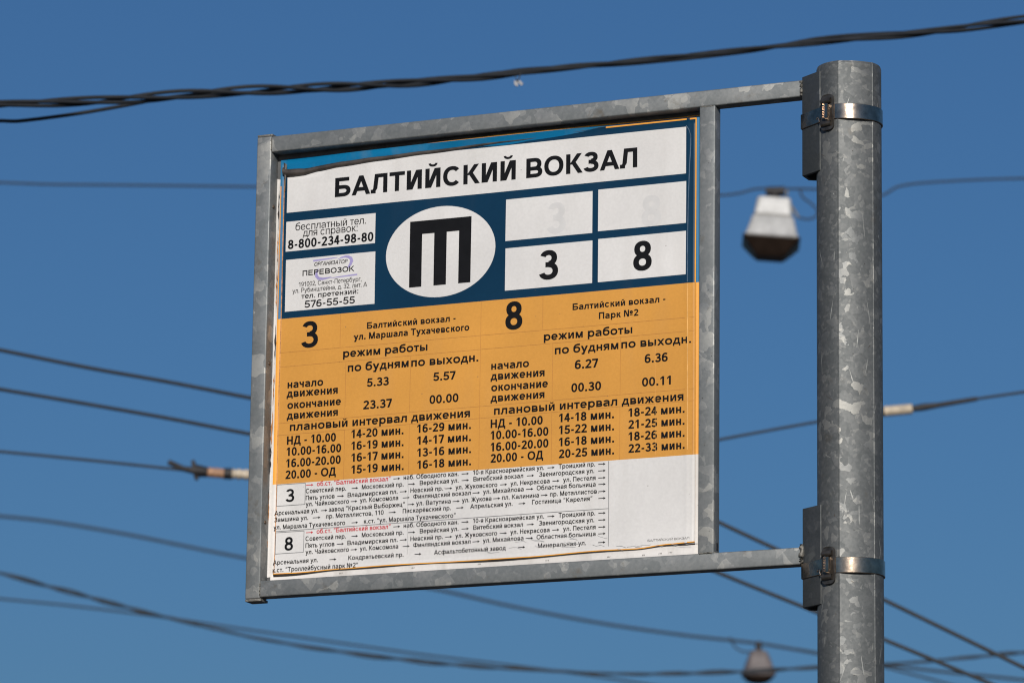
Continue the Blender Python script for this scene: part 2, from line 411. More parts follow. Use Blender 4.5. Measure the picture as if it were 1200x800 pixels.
def band(zc, seed):
    rnd = random.Random(seed)
    inn, ou = strap_path(0.0007), strap_path(0.0017)
    hw = 0.0092
    b = MB()
    def ring(path, z): return [(x, y, z + 0.0004 * sin(3 * atan2(y, x) + seed)) for x, y in path]
    mid = [((x * 1.0), y) for x, y in strap_path(0.0013)]
    b.grid([ring(ou, zc - hw + 0.0006), ring(ou, zc + hw - 0.0006)], closed=True)
    b.grid([ring(inn, zc + hw), ring(inn, zc - hw)], closed=True)
    n = min(len(inn), len(ou))
    # rims join the two walls, by nearest angle
    for z_in, z_out, flip in ((zc + hw, zc + hw - 0.0006, 0), (zc - hw, zc - hw + 0.0006, 1)):
        o_, i_ = ring(ou, z_out), ring(inn, z_in)
        near = [min(range(len(i_)), key=lambda k: (i_[k][0] - q[0]) ** 2 + (i_[k][1] - q[1]) ** 2) for q in o_]
        for k in range(len(o_)):
            k2 = (k + 1) % len(o_)
            a, c, d, e = o_[k], o_[k2], i_[near[k2]], i_[near[k]]
            b.face([a, c, d] if near[k2] == near[k] else [a, c, d, e], smooth=False)
    st = b.build('clamp_band', M['steel'], sign)
    st.data.set_sharp_from_angle(angle=radians(25))
    # buckle: an oblong keeper behind the band with lips folded over it
    ca = AXIS - radians(39)
    n_ = Vector((cos(ca), sin(ca), 0)); t_ = Vector((-sin(ca), cos(ca), 0))
    c0 = n_ * (R + 0.0020)
    bw, bh = 0.0095, 0.0215
    outline = []
    for q, (sx, sz) in enumerate(((1, 1), (-1, 1), (-1, -1), (1, -1))):
        for k in range(5):
            a = radians(90 * q + 22.5 * k); rc = 0.006
            outline.append((sx * (bw - rc) + rc * cos(a), sz * (bh - rc) + rc * sin(a)))
    k_ = MB()
    def pt(s, z, o): return c0 + t_ * s + n_ * (o - 0.5 * s * s / R) + Vector((0, 0, zc + z))
    fr = [pt(s, z, 0.0016) for s, z in outline]; bk = [pt(s, z, 0.0) for s, z in outline]
    k_.face(fr); k_.face(bk[::-1]); 
    k_.grid([bk, fr], closed=True, smooth=False)
    bu = k_.build('buckle', M['steel_dark'], sign)
    # folded ears of the buckle
    for sz in (1, -1):
        e_ = MB(); rows = []
        for k in range(7):
            a = radians(180 * k / 6)
            rows.append([pt(s, sz * (0.0135 - 0.0035 * cos(a) * -1 * 1.0) , 0.0022 + 0.0030 * sin(a)) for s in (-0.0075, -0.004, 0, 0.004, 0.0072)])
        e_.grid(rows); e_.build('ear', M['steel_dark'], bu)
    # strap tail bent outward: catches the sun on its cut edge
    f_ = MB()
    for s0, s1, o0, o1, z0, z1 in ((0.0008, 0.0022, 0.0016, 0.0085, -0.0092, 0.0098), (0.0022, 0.0062, 0.0070, 0.0083, -0.0088, 0.0085)):
        q = [pt(s, z, o) for z in (z0, z1) for s, o in ((s0, o0), (s1, o0), (s1, o1), (s0, o1))]
        for idx in ((0, 3, 2, 1), (4, 5, 6, 7), (0, 1, 5, 4), (1, 2, 6, 5), (2, 3, 7, 6), (3, 0, 4, 7)): f_.face([q[i] for i in idx])
    for k in range(6):
        z = -0.008 + 0.003 * k; q = [pt(s, z + dz, o) for dz in (0, 0.0016) for s, o in ((-0.0004, 0.0016), (0.0007, 0.0016), (0.0007, 0.0092), (-0.0004, 0.0092))]
        for idx in ((0, 3, 2, 1), (4, 5, 6, 7), (0, 1, 5, 4), (1, 2, 6, 5), (2, 3, 7, 6), (3, 0, 4, 7)): f_.face([q[i] for i in idx])
    f_.build('strap_tail', M['steel'], bu)
    # little curl of cut strap below the buckle
    w_ = MB(); base = pt(-0.013, -0.006, 0.001)
    w_.tube([base + t_ * (-0.003 + 0.0045 * k / 6) + Vector((0, 0, 0.0045 * sin(pi * k / 6) - 0.0035 * k / 6)) + n_ * 0.0018 for k in range(7)], 0.0009, 6)
    w_.build('strap_curl', M['steel'], bu)
bracket(ZT - 0.1174, ZT + 0.003); bracket(ZT - 0.6283, ZT - 0.5129)
band(ZT - 0.0514, 1); band(ZT - 0.5859, 2)

# ---------------------------------------------------------------- posters
def sstep(a, b, x):
    t = max(0.0, min(1.0, (x - a) / (b - a))); return t * t * (3 - 2 * t)
PY = 0.0075
def wav(u, z):
    """how far the sheet stands off the board at u, z (mm), in mm: shallow waves, lifted lower edge, curled corner"""
    w = 0.35 * sin(u / 61 + z / 140) + 0.25 * sin(u / 37 - z / 53 + 1) + 0.2 * sin(z / 29 + u / 200)
    w += 1.6 * sstep(-520, -546, z) * (0.4 + 0.6 * sin(u / 90 + 0.5) ** 2)
    w += 1.2 * sstep(-60, -34, z) * sstep(300, 60, u)
    w += 0.9 * math.exp(-((u - 568) / 2.2) ** 2) * 0.5
    return w
def surf(u, z, off):
    return (XL + u / 1000, PY - (wav(u, z) + off) / 1000, ZT + z / 1000)
b = MB(); b.box(XL + T * 0.6, XR - T * 0.6, 0.0102, 0.0122, ZB + T * 0.6, ZT - T * 0.6)
b.build('backing_board', M['board'], sign)

def curve_at(tab, u):
    for (a, za), (c, zc) in zip(tab, tab[1:]):
        if u <= c:
            t = max(0, (u - a) / (c - a)); t = t * t * (3 - 2 * t); return za + (zc - za) * t
    return tab[-1][1]
TOP = [(29, -47), (36, -50), (45, -50), (58, -49.5), (75, -46.5), (108, -43.6), (160, -41), (224, -38.5), (338, -34.0), (420, -30.6), (462, -27.6), (470, -27.4), (580, -27.4)]
BOT = [(26, -547.5), (60, -548), (120, -546.5), (189, -545.5), (300, -546.5), (368, -546.5), (463, -544.0), (505, -544.5), (545, -541.5), (580, -540.5)]
def sheet(name, cols, bands, top, bot, mats, off, parent, flat=False, thick=0.35):
    """a printed sheet cut along its colour bands; bands = [(z_hi, z_lo, material index)]"""
    b = MB()
    zc = []
    for hi, lo, mi in bands:
        n = max(1, int(round((hi - lo) / 9)))
        for k in range(n): zc.append((hi + (lo - hi) * k / n, hi + (lo - hi) * (k + 1) / n, mi))
    def P(u, z):
        z = min(top(u), max(bot(u), z))
        return surf(u, z, off) if not flat else (XL + u / 1000, PY - (off + flat * sstep(-38, -22, z) * sstep(40, 200, u) * sstep(520, 380, u)) / 1000, ZT + z / 1000)
    for hi, lo, mi in zc:
        for u0, u1 in zip(cols, cols[1:]):
            q = [P(u0, lo), P(u1, lo), P(u1, hi), P(u0, hi)]
            if q[0][2] >= q[3][2] - 1e-6 and q[1][2] >= q[2][2] - 1e-6: continue
            b.face(q, mi, True)
    # turned-back edge gives the film its thickness
    for edge in (top, bot):
        for u0, u1 in zip(cols, cols[1:]):
            a = [P(u, edge(u)) for u in (u0, u1)]; c = [(x, y + thick / 1000, z) for x, y, z in a]
            b.face([a[0], a[1], c[1], c[0]], len(mats) - 1)
    for u in (cols[0], cols[-1]):
        zs = [top(u)] + [h for h, l, m_ in zc if bot(u) < h < top(u)] + [bot(u)]
        for z0, z1 in zip(zs, zs[1:]):
            a = [P(u, z0), P(u, z1)]; c = [(x, y + thick / 1000, z) for x, y, z in a]
            b.face([a[0], a[1], c[1], c[0]], len(mats) - 1)
    me = b
    o = me.build(name, mats, parent)
    bm = bmesh.new(); bm.from_mesh(o.data); bmesh.ops.remove_doubles(bm, verts=bm.verts, dist=2e-6); bm.to_mesh(o.data); bm.free()
    return o
def lin(a, b, n): return [a + (b - a) * k / n for k in range(n + 1)]
# older prints still showing round the edges
old_l = sheet('old_poster', lin(15.5, 40, 3), [(-20, -554, 0)], lambda u: -44 - 0.3 * u, lambda u: -551.5 + 0.05 * u, [M['oldwhite'], M['paperedge']], -1.6, sign, 0.001)
old = sheet('old_poster', lin(24.5, 584.5, 70), [(-20, -25.6, 2), (-25.6, -229, 1), (-229, -436, 2), (-436, -556, 0)],
            lambda u: -24.2 + 1.2 * sstep(330, 170, u) * -1.6 + 0.25 * sin(u / 23) * sstep(200, 400, u), lambda u: -555.5, [M['oldwhite'], M['oldblue'], M['oldorange'], M['paperedge']], -0.9, sign, 4.5)
tr = MB()
for u0, u1, z0, z1 in ((25.0, 26.2, -60, -229),):
    tr.face([(XL + u0 / 1000, PY + 0.0006, ZT + z1 / 1000), (XL + u1 / 1000, PY + 0.0006, ZT + z1 / 1000), (XL + u1 / 1000, PY + 0.0006, ZT + z0 / 1000), (XL + u0 / 1000, PY + 0.0006, ZT + z0 / 1000)])
tr.build('edge_trim', M['oldorange'], sign)
for k in range(9):          # torn, dirty slivers of still older prints down the left side
    b = MB(); z0 = -52 - 55 * k - random.uniform(0, 20); z1 = z0 - random.uniform(28, 60); L_, R_ = [], []
    for q in range(14):
        z = z0 + (z1 - z0) * q / 13; w = random.uniform(0.3, 1.5) * sin(pi * (q + 0.4) / 13.8); u = 23.4 - 4.5 * sstep(-250, -540, z) + random.uniform(-.3, .3)
        L_.append((XL + (u - w) / 1000, PY + 0.0004, ZT + z / 1000)); R_.append((XL + (u + w) / 1000, PY + 0.0004 - 0.0006, ZT + z / 1000))
    b.grid([R_, L_], smooth=False); b.build('torn_sliver', M['paperedge'] if k % 3 else M['back'], sign)

poster = sheet('poster', [29.8, 32, 36, 40, 45, 50, 58, 66] + lin(75, 555, 60) + [562, 565, 567, 569, 571, 574, 579], [(-27, -229.2, 0), (-229.2, -436.2, 1), (-436.2, -549, 2)],
               lambda u: curve_at(TOP, u), lambda u: curve_at(BOT, u), [M['navy'], M['orange'], M['white'], M['paperedge']], 0.0, sign)
# thin orange margin round the navy field
def strip(name, pts, half, off, m, parent=poster, tent=0.0):
    """narrow printed or folded line through (u, z) points"""
    b = MB(); L_, R_, Mi = [], [], []
    for k, (u, z) in enumerate(pts):
        a = pts[max(0, k - 1)]; c = pts[min(len(pts) - 1, k + 1)]
        dx, dz = c[0] - a[0], c[1] - a[1]; l = hypot(dx, dz) or 1
        nx, nz = -dz / l * half, dx / l * half
        L_.append(surf(u + nx, z + nz, off)); R_.append(surf(u - nx, z - nz, off)); Mi.append(surf(u, z, off + tent))
    b.grid([L_, Mi, R_] if tent else [L_, R_], smooth=False)
    return b.build(name, M[m] if isinstance(m, str) else m, parent)
def seg(u0, z0, u1, z1, step=12):
    n = max(1, int(hypot(u1 - u0, z1 - z0) / step)); return [(u0 + (u1 - u0) * k / n, z0 + (z1 - z0) * k / n) for k in range(n + 1)]
strip('margin_line', seg(462, -28.2, 578.6, -28.2) , 0.9, 0.1, 'oldorange')
strip('margin_line', seg(578.2, -28, 578.2, -229), 0.8, 0.1, 'oldorange')
strip('margin_line', seg(30.4, -52, 30.4, -546), 0.6, 0.1, 'paperedge')

# film curling back along the top edge, seen from behind; it thins out to the right
c_ = MB(); rows = []
for u in [29.5, 32, 35, 39, 43, 47, 52, 58, 66, 75, 90] + lin(108, 462, 36):
    z = curve_at(TOP, u)
    rr = 2.5 * sstep(475, 150, u) + 0.15 + 0.9 * sstep(200, 80, u) + 1.8 * sstep(75, 42, u)
    rows.append([(XL + u / 1000, PY - (wav(u, z) + 0.15 + rr * 0.9 * sin(a)) / 1000, ZT + (z + 0.25 + rr * (1 - cos(a)) * 0.95) / 1000) for a in [radians(200 * k / 9) for k in range(10)]])
c_.grid(rows); c_.build('shaded_curl', M['back'], poster)
# the corner flap folded forward
c_ = MB(); rows = []
for k in range(9):
    t = k / 8
    rows.append([(XL + (30.5 + 1.2 * t + s * (1.2 + 3.5 * (1 - t))) / 1000, PY - (3.6 - 2.2 * t + 1.5 * sin(pi * s)) / 1000, ZT + (-31 - 34 * t - 3 * s) / 1000) for s in (0, 0.3, 0.6, 1.0)])
c_.grid(rows); c_.build('curled_corner', M['back'], poster)

def patch(name, u0, z0, u1, z1, off, m, step=14):
    b = MB(); nu = max(1, int((u1 - u0) / step)); nz = max(1, int((z0 - z1) / step))
    top = lambda u: curve_at(TOP, u) - 0.2
    rows = [[surf(u, min(top(u), z), off) for u in lin(u0, u1, nu)] for z in lin(z1, z0, nz)]
    b.grid(rows); return b.build(name, M[m], poster)
patch('white_box', 34.8, -37.5, 565.6, -95.0, 0.12, 'white', 8)
for a in ((34.5, -106.5, 157.2, -144.5), (35.4, -155, 158, -220.6), (331.4, -105.4, 445.2, -157.2), (452.6, -104.4, 566, -155.8), (331.8, -166.4, 445.6, -218.8), (453, -165.4, 566.2, -218.5)):
    patch('white_box', *a, 0.12, 'white')
# oval emblem with three-legged sign
b = MB(); cu, cz, ru, rz = 245.4, -162.6, 73.0, 56.8
N = 64; prev = None
for q in range(8):
    a, c = q / 8, (q + 1) / 8
    ring_ = lambda s: [surf(cu + ru * s * cos(2 * pi * k / N), cz + rz * s * sin(2 * pi * k / N), 0.12) for k in range(N)]
    if q == 0:
        r1 = ring_(c); ctr = surf(cu, cz, 0.12)
        for k in range(N): b.face([ctr, r1[k], r1[(k + 1) % N]], 0, True)
    else: b.grid([ring_(c), ring_(a)], closed=True)
b.build('emblem_oval', M['white'], poster)
b = MB()
def pq(u0, z0, u1, z1, off=0.3, step=9):
    nu = max(1, int((u1 - u0) / step)); nz = max(1, int((z0 - z1) / step))
    b.grid([[surf(u, z, off) for u in lin(u0, u1, nu)] for z in lin(z1, z0, nz)])
pq(204.2, -121.9, 286, -138.6)
for u0, u1 in ((204.2, 220.6), (236.8, 253.4), (269.8, 286)): pq(u0, -138.6, u1, -204.4)
b.build('emblem_bars', M['black'], poster)

# table rules
lines = [((30.5, -272, 577, -271), 1), ((30.5, -290, 577, -287.5), 1), ((30.5, -360.5, 577, -357.2), 1), ((30.5, -375.3, 577, -371.5), 1),
         ((112.3, -230, 112.3, -272), 1), ((300.8, -230, 300.8, -436), 1), ((381.8, -230, 381.8, -270), 1),
         ((120.8, -290, 120.8, -360), 1), ((208.2, -290, 208.2, -360), 1), ((120.8, -375, 120.8, -436), 1), ((208.2, -375, 208.2, -436), 1),
         ((395.2, -288, 395.2, -357), 1), ((483, -288, 483, -357), 1), ((395.2, -372, 395.2, -436), 1), ((483, -372, 483, -436), 1), ((575.5, -230, 575.5, -436), 1)]
for l, _ in lines: strip('table_rule', seg(*l), 0.22, 0.14, 'brown_line')
for l in ((28.8 + 2, -494.6, 468.8, -493.6), (468.9, -431.7 - 5, 469.7, -539), (30.8, -436.9, 69.3, -436.9), (30.8, -463.3, 69.3, -463.3), (30.9, -436.9, 30.9, -463.3), (69.3, -436.9, 69.3, -463.3),
          (30.8, -496.1, 69.3, -496.1), (30.8, -522.4, 69.3, -522.4), (30.9, -496.1, 30.9, -522.4), (69.3, -496.1, 69.3, -522.4)):
    strip('ruled_line', seg(*l), 0.38, 0.16, 'grey_line')
# the lifted lower edge: worn orange rim, then the film's underside, the gap's shadow put in as dark colour
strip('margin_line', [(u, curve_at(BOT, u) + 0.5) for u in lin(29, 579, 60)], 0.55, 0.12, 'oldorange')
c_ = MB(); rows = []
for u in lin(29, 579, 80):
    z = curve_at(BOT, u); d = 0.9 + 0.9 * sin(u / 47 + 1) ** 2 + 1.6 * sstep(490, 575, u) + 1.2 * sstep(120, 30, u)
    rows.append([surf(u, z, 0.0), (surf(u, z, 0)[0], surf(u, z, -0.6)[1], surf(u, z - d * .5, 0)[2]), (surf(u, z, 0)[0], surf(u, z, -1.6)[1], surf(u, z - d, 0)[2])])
c_.grid(rows); c_.build('shaded_curl', M['back'], poster)
# folds in the film; the pale right-hand ones hold wear and shine in their colour
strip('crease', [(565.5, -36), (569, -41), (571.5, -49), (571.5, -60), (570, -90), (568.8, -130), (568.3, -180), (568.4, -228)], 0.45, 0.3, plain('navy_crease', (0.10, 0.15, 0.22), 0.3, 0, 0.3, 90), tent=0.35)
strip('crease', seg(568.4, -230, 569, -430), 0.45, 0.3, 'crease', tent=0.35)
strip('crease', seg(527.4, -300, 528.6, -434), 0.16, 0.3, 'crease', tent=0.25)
strip('crease', [(208.2 + random.uniform(-0.6, 0.6), -438 - 6 * k) for k in range(17)], 0.25, 0.35, 'crease_w', tent=0.2)
for k in range(26):          # small cracks where the lower edge has been bent
    u = random.uniform(250, 470) if k < 17 else random.uniform(480, 570); z = random.uniform(-538, -520) if k < 17 else random.uniform(-543, -538)
    pts = [(u, z)]
    for q in range(random.randint(2, 4)): pts.append((pts[-1][0] + random.uniform(2, 7), pts[-1][1] + random.uniform(-2.2, 1.0)))
    strip('crack', pts, random.uniform(0.12, 0.3), 0.4, 'crease_w', tent=0.1)

# violet swash behind the organiser's name
def swash(pts, ws):
    b = MB(); L_, R_ = [], []
    for k, (u, z) in enumerate(pts):
        a = pts[max(0, k - 1)]; c = pts[min(len(pts) - 1, k + 1)]; dx, dz = c[0] - a[0], c[1] - a[1]; l = hypot(dx, dz) or 1
        L_.append(surf(u - dz / l * ws[k], z + dx / l * ws[k], 0.2)); R_.append(surf(u + dz / l * ws[k], z - dx / l * ws[k], 0.2))
    b.grid([L_, R_], smooth=False); b.build('swash', M['violet'], poster)
swash([(73, -159.4), (88, -158.9), (100, -158.4), (107, -158.1)], [1.1, 0.9, 0.7, 0.2])
swash([(107, -160.5), (112, -158.7), (117, -157.9), (121.5, -158.6), (125, -160.8), (126, -164), (124.5, -168), (121, -172.5)], [0.3, 0.9, 1.3, 1.7, 2.1, 2.2, 1.8, 0.8])
swash([(80.5, -170), (78, -174.5), (78, -179), (81, -182.4), (87, -183.4), (94, -182.8), (99, -181.6)], [0.5, 1.4, 2.0, 2.0, 1.5, 1.0, 0.2])
swash([(96, -183.4), (108, -182.9), (122, -182.3), (134, -181.9)], [0.2, 0.7, 0.9, 1.0])

# ---------------------------------------------------------------- lettering: a bold grotesque drawn from bars, slants and arcs
XH = 0.735
WIDTH = dict(zip('АБВГДЕЁЖЗИЙКЛМНОПРСТУФХЧЦШЮЯ', (1.0, .84, .84, .66, .95, .77, .77, 1.22, .76, .80, .80, .85, .87, .95, .80, 1.0, .80, .77, .93, .82, .92, 1.12, .94, .76, .88, 1.12, 1.2, .84)))
WIDTH.update(zip('абвгдеёжзийклмнопрстуфхцчшщьыюя', (.68, .75, .65, .47, .78, .70, .70, 1.0, .60, .63, .63, .63, .70, .79, .62, .76, .62, .73, .70, .60, .75, 1.1, .75, .70, .60, .95, 1.02, .62, .86, 1.0, .64)))
WIDTH.update({c: .68 for c in '02345689'}); WIDTH.update({'1': .44, '7': .66, '-': .34, '№': 1.35})
def bearing(ch):
    l = r = .088
    if ch in 'ОСЕоЁсеёбфФаедцЗз0235689'.replace('Е', '').replace('Ё', '').replace('ц', ''): l = .045
    if ch in 'ОРБВЮСоЗрбьвзюсеёЬфФ0235689': r = .045
    if ch in 'АТУХтухЖж47': l = r = .015
    if ch in 'ГгКк': r = .015
    if ch in 'ЛДлдЧч': l = .02
    if ch in 'Яя': l = .02
    if ch in 'Дд': r = .02
    if ch == '1': l, r = .10, .20
    return l, r
def glyph(ch, w, h):
    """faces of one character in units of cap height, and its width; stems keep the weight w at any letter width"""
    _, W0 = glyph_raw(ch, w, h)
    k = WIDTH.get(ch, W0) / W0
    q, W = glyph_raw(ch, w / k, h)
    k2 = WIDTH.get(ch, W) / W
    return [[(x * k2, y) for x, y in f] for f in q], W * k2
def glyph_raw(ch, w, h):
    out_ = []
    def Rr(x0, y0, x1, y1): out_.append([(x0, y0), (x1, y0), (x1, y1), (x0, y1)])
    def P(xa, ya, xb, yb, ww): out_.append([(xa, ya), (xa + ww, ya), (xb + ww, yb), (xb, yb)])
    def A(cx, cy, rx, ry, a0, a1, n=None, tw=None):
        n = n or max(4, int(abs(a1 - a0) / 15))
        ix, iy = max(rx - (tw or w), 0.005), max(ry - (tw or h), 0.005)
        e = 0.92
        def q(a, x, y):
            c, s = cos(radians(a)), sin(radians(a))
            return (cx + x * math.copysign(abs(c) ** e, c), cy + y * math.copysign(abs(s) ** e, s))
        for k in range(n):
            a = a0 + (a1 - a0) * k / n; c = a0 + (a1 - a0) * (k + 1) / n
            out_.append([q(a, ix, iy), q(a, rx, ry), q(c, rx, ry), q(c, ix, iy)])
    def bowl(x0, y0, y1, W):
        ry = (y1 - y0) / 2; rx = min(ry * 1.05, (W - x0) * 0.62)
        Rr(x0, y0, W - rx, y0 + h); Rr(x0, y1 - h, W - rx, y1); A(W - rx, (y0 + y1) / 2, rx, ry, -90, 90)
    d = w * 1.12
    low = ch.islower(); H = XH if low else 1.0
    C_ = ch.upper() if ch in 'вгджзийклмнптхцчшщьыъюя' else ch
    s = 0.84 if low else 1.0
    if C_ == 'А':
        W = 0.82; d = w * 1.03; P(0, 0, W / 2 - d / 2, H, d); P(W - d, 0, W / 2 - d / 2, H, d); Rr(W * .22, .20, W * .78, .20 + h)
    elif C_ == 'Б':
        W = 0.68; Rr(0, 0, w, H); Rr(w, H - h, W * .9, H); bowl(w, 0, .60, W)
    elif C_ == 'В':
        W = 0.70 * s; Rr(0, 0, w, H); bowl(w, 0, .56 * H, W); bowl(w, .56 * H - h, H, W * .94)
    elif C_ == 'Г':
        W = 0.56 * s; Rr(0, 0, w, H); Rr(w, H - h, W, H)
    elif C_ == 'Д':
        W = 0.82 * s; Rr(0, 0, W, h); Rr(0, -.2, w * .8, 0); Rr(W - w * .8, -.2, W, 0); Rr(W - w * 1.55, h, W - w * .55, H); Rr(W * .26, H - h, W - w * 1.55, H); P(W * .09, h, W * .26, H - h, w * .95); Rr(W * .26, H - h, W * .26 + w, H)
    elif C_ in 'ЕЁеё':
        if low:
            W = .58; A(W / 2, XH / 2, W / 2, XH / 2 + .01, 0, 322); Rr(w * .8, XH / 2 - h * .45, W - .01, XH / 2 + h * .40)
        else:
            W = 0.64; Rr(0, 0, w, H); Rr(w, 0, W, h); Rr(w, H - h, W * .96, H); Rr(w, .5 - h / 2 + .02, W * .9, .5 + h / 2 + .02)
        if C_ in 'Ёё': Rr(W * .22, H + .08, W * .22 + w * .8, H + .08 + h * .8); Rr(W * .78 - w * .8, H + .08, W * .78, H + .08 + h * .8)
    elif C_ == 'Ж':
        W = 1.0 * s; m_ = W / 2; Rr(m_ - w / 2, 0, m_ + w / 2, H)
        P(m_ + w * .1, H * .5, W - d, H, d); P(W - d, 0, m_ + w * .1, H * .5, d); P(m_ - w * .1 - d, H * .5, 0, H, d); P(0, 0, m_ - w * .1 - d, H * .5, d)
    elif C_ in 'З3':
        W = (0.60 * s) if C_ == 'З' else .59
        A(W * .48, H * .735, W * .46, H * .275, -90, 160); A(W * .48, H * .29, W * .52, H * .30, -162, 90); Rr(W * .32, H * .5 - h * .5 + .01, W * .5, H * .5 + h * .5 + .01)
    elif C_ in 'ИЙ':
        W = 0.74 * s; Rr(0, 0, w, H); Rr(W - w, 0, W, H); k = w * (.9 if low else 1.1); P(w * .30, 0, W - w * .3 - k, H, k)
        if C_ == 'Й': A(W / 2, H + .27, W * .30, .19, 185, 355, tw=max(.07, w * .55))
    elif C_ == 'К':
        W = 0.70 * s; Rr(0, 0, w, H); P(w * .75, H * .46, W * .95 - d, H, d); P(W + .01 - d, 0, w * 1.05, H * .58, d)
    elif C_ == 'Л':
        W = 0.74 * s; Rr(W - w, 0, W, H); Rr(W * .22, H - h, W - w, H); P(W * .13, H * .24, W * .22, H, w); P(W * .03, h * .6, W * .13, H * .24, w); Rr(-.01, 0, W * .06 + w * .9, h)
    elif C_ == 'М':
        W = 0.86 * s; Rr(0, 0, w * .95, H); Rr(W - w * .95, 0, W, H); P(W / 2 - w * .55, 0, w * .1, H, w * 1.05); P(W / 2 - w * .5, 0, W - w * 1.1, H, w * 1.05)
    elif C_ == 'Н':
        W = 0.72 * s; Rr(0, 0, w, H); Rr(W - w, 0, W, H); Rr(w, H / 2 - h / 2, W - w, H / 2 + h / 2)
    elif C_ in 'Оо':
        W = .80 if C_ == 'О' else .63; A(W / 2, H / 2, W / 2, H / 2 + .012, 0, 360)
    elif C_ == 'П':
        W = 0.72 * s; Rr(0, 0, w, H); Rr(W - w, 0, W, H); Rr(w, H - h, W - w, H)
    elif C_ == 'Р':
        W = 0.68; Rr(0, 0, w, H); bowl(w, .40, 1, W)
    elif C_ == 'р':
        W = .62; Rr(0, -.27, w, XH); A(W / 2 + .01, XH / 2, W / 2 - .01, XH / 2 + .01, 0, 360)
    elif C_ in 'Сс':
        W = .72 if C_ == 'С' else .57; A(W / 2 + .01, H / 2, W / 2 + .01, H / 2 + .012, 42, 318)
    elif C_ == 'Т':
        W = 0.66 * s; Rr(W / 2 - w / 2, 0, W / 2 + w / 2, H - h); Rr(0, H - h, W, H)
    elif C_ in 'Уу':
        W = .68 if C_ == 'У' else .60; y0 = 0 if C_ == 'У' else -.27
        P(W * .5 - d * .65, .10 if not low else -.02, W - d, H, d); P(W * .5 - d * .55, .30 if not low else .10, 0, H, d)
        P(W * .34 - d * .4, y0, W * .5 - d * .65, .10 if not low else -.02, d); Rr(W * .12, y0, W * .38, y0 + h)
    elif C_ in 'Фф':
        W = .92 if C_ == 'Ф' else .88; y0 = 0 if C_ == 'Ф' else -.27; Rr(W / 2 - w / 2, y0, W / 2 + w / 2, H + (.0 if C_ == 'Ф' else .26))
        k = .12 if C_ == 'Ф' else 0; A(W * .29, H / 2, W * .29, H / 2 - k, 0, 360); A(W * .71, H / 2, W * .29, H / 2 - k, 0, 360)
    elif C_ == 'Х':
        W = .72 * s; P(0, 0, W - d, H, d); P(W - d, 0, 0, H, d)
    elif C_ == 'Ц':
        W = .78 * s; Rr(0, 0, w, H); Rr(W - w * 1.5, 0, W - w * .5, H); Rr(w, 0, W, h); Rr(W - w * .8, -.2, W, 0)
    elif C_ == 'Ч':
        W = .66 * s; Rr(W - w, 0, W, H); A(W * .42, H, W * .42, H * .60, 180, 270); Rr(W * .42, H * .40, W - w, H * .40 + h)
    elif C_ in 'ШЩ':
        W = .98 * s; Rr(0, 0, w, H); Rr(W / 2 - w / 2, 0, W / 2 + w / 2, H); Rr(W - w, 0, W, H); Rr(w, 0, W / 2 - w / 2, h); Rr(W / 2 + w / 2, 0, W - w, h)
    elif C_ in 'ЬЫ':
        k = .66 * s; W = k if C_ == 'Ь' else .92 * s; Rr(0, 0, w, H); bowl(w, 0, H * .60, k * (1 if C_ == 'Ь' else .96))
        if C_ == 'Ы': Rr(W - w, 0, W, H)
    elif C_ == 'Ю':
        W = 1.0 * s; Rr(0, 0, w, H); Rr(w, H / 2 - h / 2, W * .45, H / 2 + h / 2); A(W * .64, H / 2, W * .36, H / 2, 0, 360)
    elif C_ == 'Я':
        W = .68 * s; Rr(W - w, 0, W, H); ry = H * .31
        A(ry, H - ry, ry, ry, 90, 270); Rr(ry, H - h, W - w, H); Rr(ry, H - 2 * ry, W - w, H - 2 * ry + h); P(0, 0, W * .42 - w * .2, H - 2 * ry + h * .4, d)
    elif C_ == 'а':
        W = .60; Rr(W - w, 0, W, XH * .66); A(W * .5, XH * .66, W * .5, XH * .345, 0, 158); A(W * .40, XH * .29, W * .40, XH * .30, 60, 330); Rr(W * .38, XH * .42, W - w, XH * .42 + h * .95); Rr(W*.4, -.005, W*.55, h*.9)
    elif C_ == 'б':
        W = .63; A(W / 2, XH * .48, W / 2, XH * .49, 0, 360); A(W * .62, .52, W * .62, .50, 98, 190); Rr(W * .52, 1.02 - h, W * .94, 1.03)
    elif C_ == '0':
        W = .60; A(W / 2, .5, W / 2, .51, 0, 360)
    elif C_ == '1':
        W = .40; Rr(W - w * 1.05, 0, W, 1); P(0.0, .68, W - w * 1.2, .96, 0.001); out_.append([(0.02, .62), (W - w, .82), (W - w, 1.0), (0.02, .80)])
    elif C_ == '2':
        W = .59; A(W * .49, .70, W * .49, .31, -5, 165); P(0, h * .6, W * .93 - d, .58, d); Rr(0, 0, W, h); P(W * .93 - d, .56, W * .98 - d, .70, d)
    elif C_ == '4':
        W = .58; Rr(W - w * 1.55, 0, W - w * .55, 1); Rr(0, .22, W, .22 + h); P(0, .22 + h * .5, W - w * 1.5 - w * .2, 1, w * .95)
    elif C_ == '5':
        W = .59; Rr(W * .18, 1 - h, W * .94, 1); P(W * .03, .44, W * .16, 1, w * .95); A(W * .48, .32, W * .52, .33, -162, 118)
    elif C_ in '69':
        W = .60; n0 = len(out_); A(W / 2, .325, W / 2, .335, 0, 360); A(W * .58, .50, W * .58, .51, 52, 188)
        if C_ == '9':
            for q in out_: q[:] = [(W - x, 1 - y) for x, y in q]
    elif C_ == '7':
        W = .54; Rr(0, 1 - h, W, 1); P(W * .22, 0, W - d, 1 - h, d)
    elif C_ == '8':
        W = .60; A(W / 2, .735, W * .45, .275, 0, 360); A(W / 2, .285, W / 2, .295, 0, 360)
    elif C_ == '-':
        W = .30; Rr(0, .30, W, .30 + h)
    elif C_ in '.,:':
        W = w * 1.1; Rr(0, 0, W, w * 1.05)
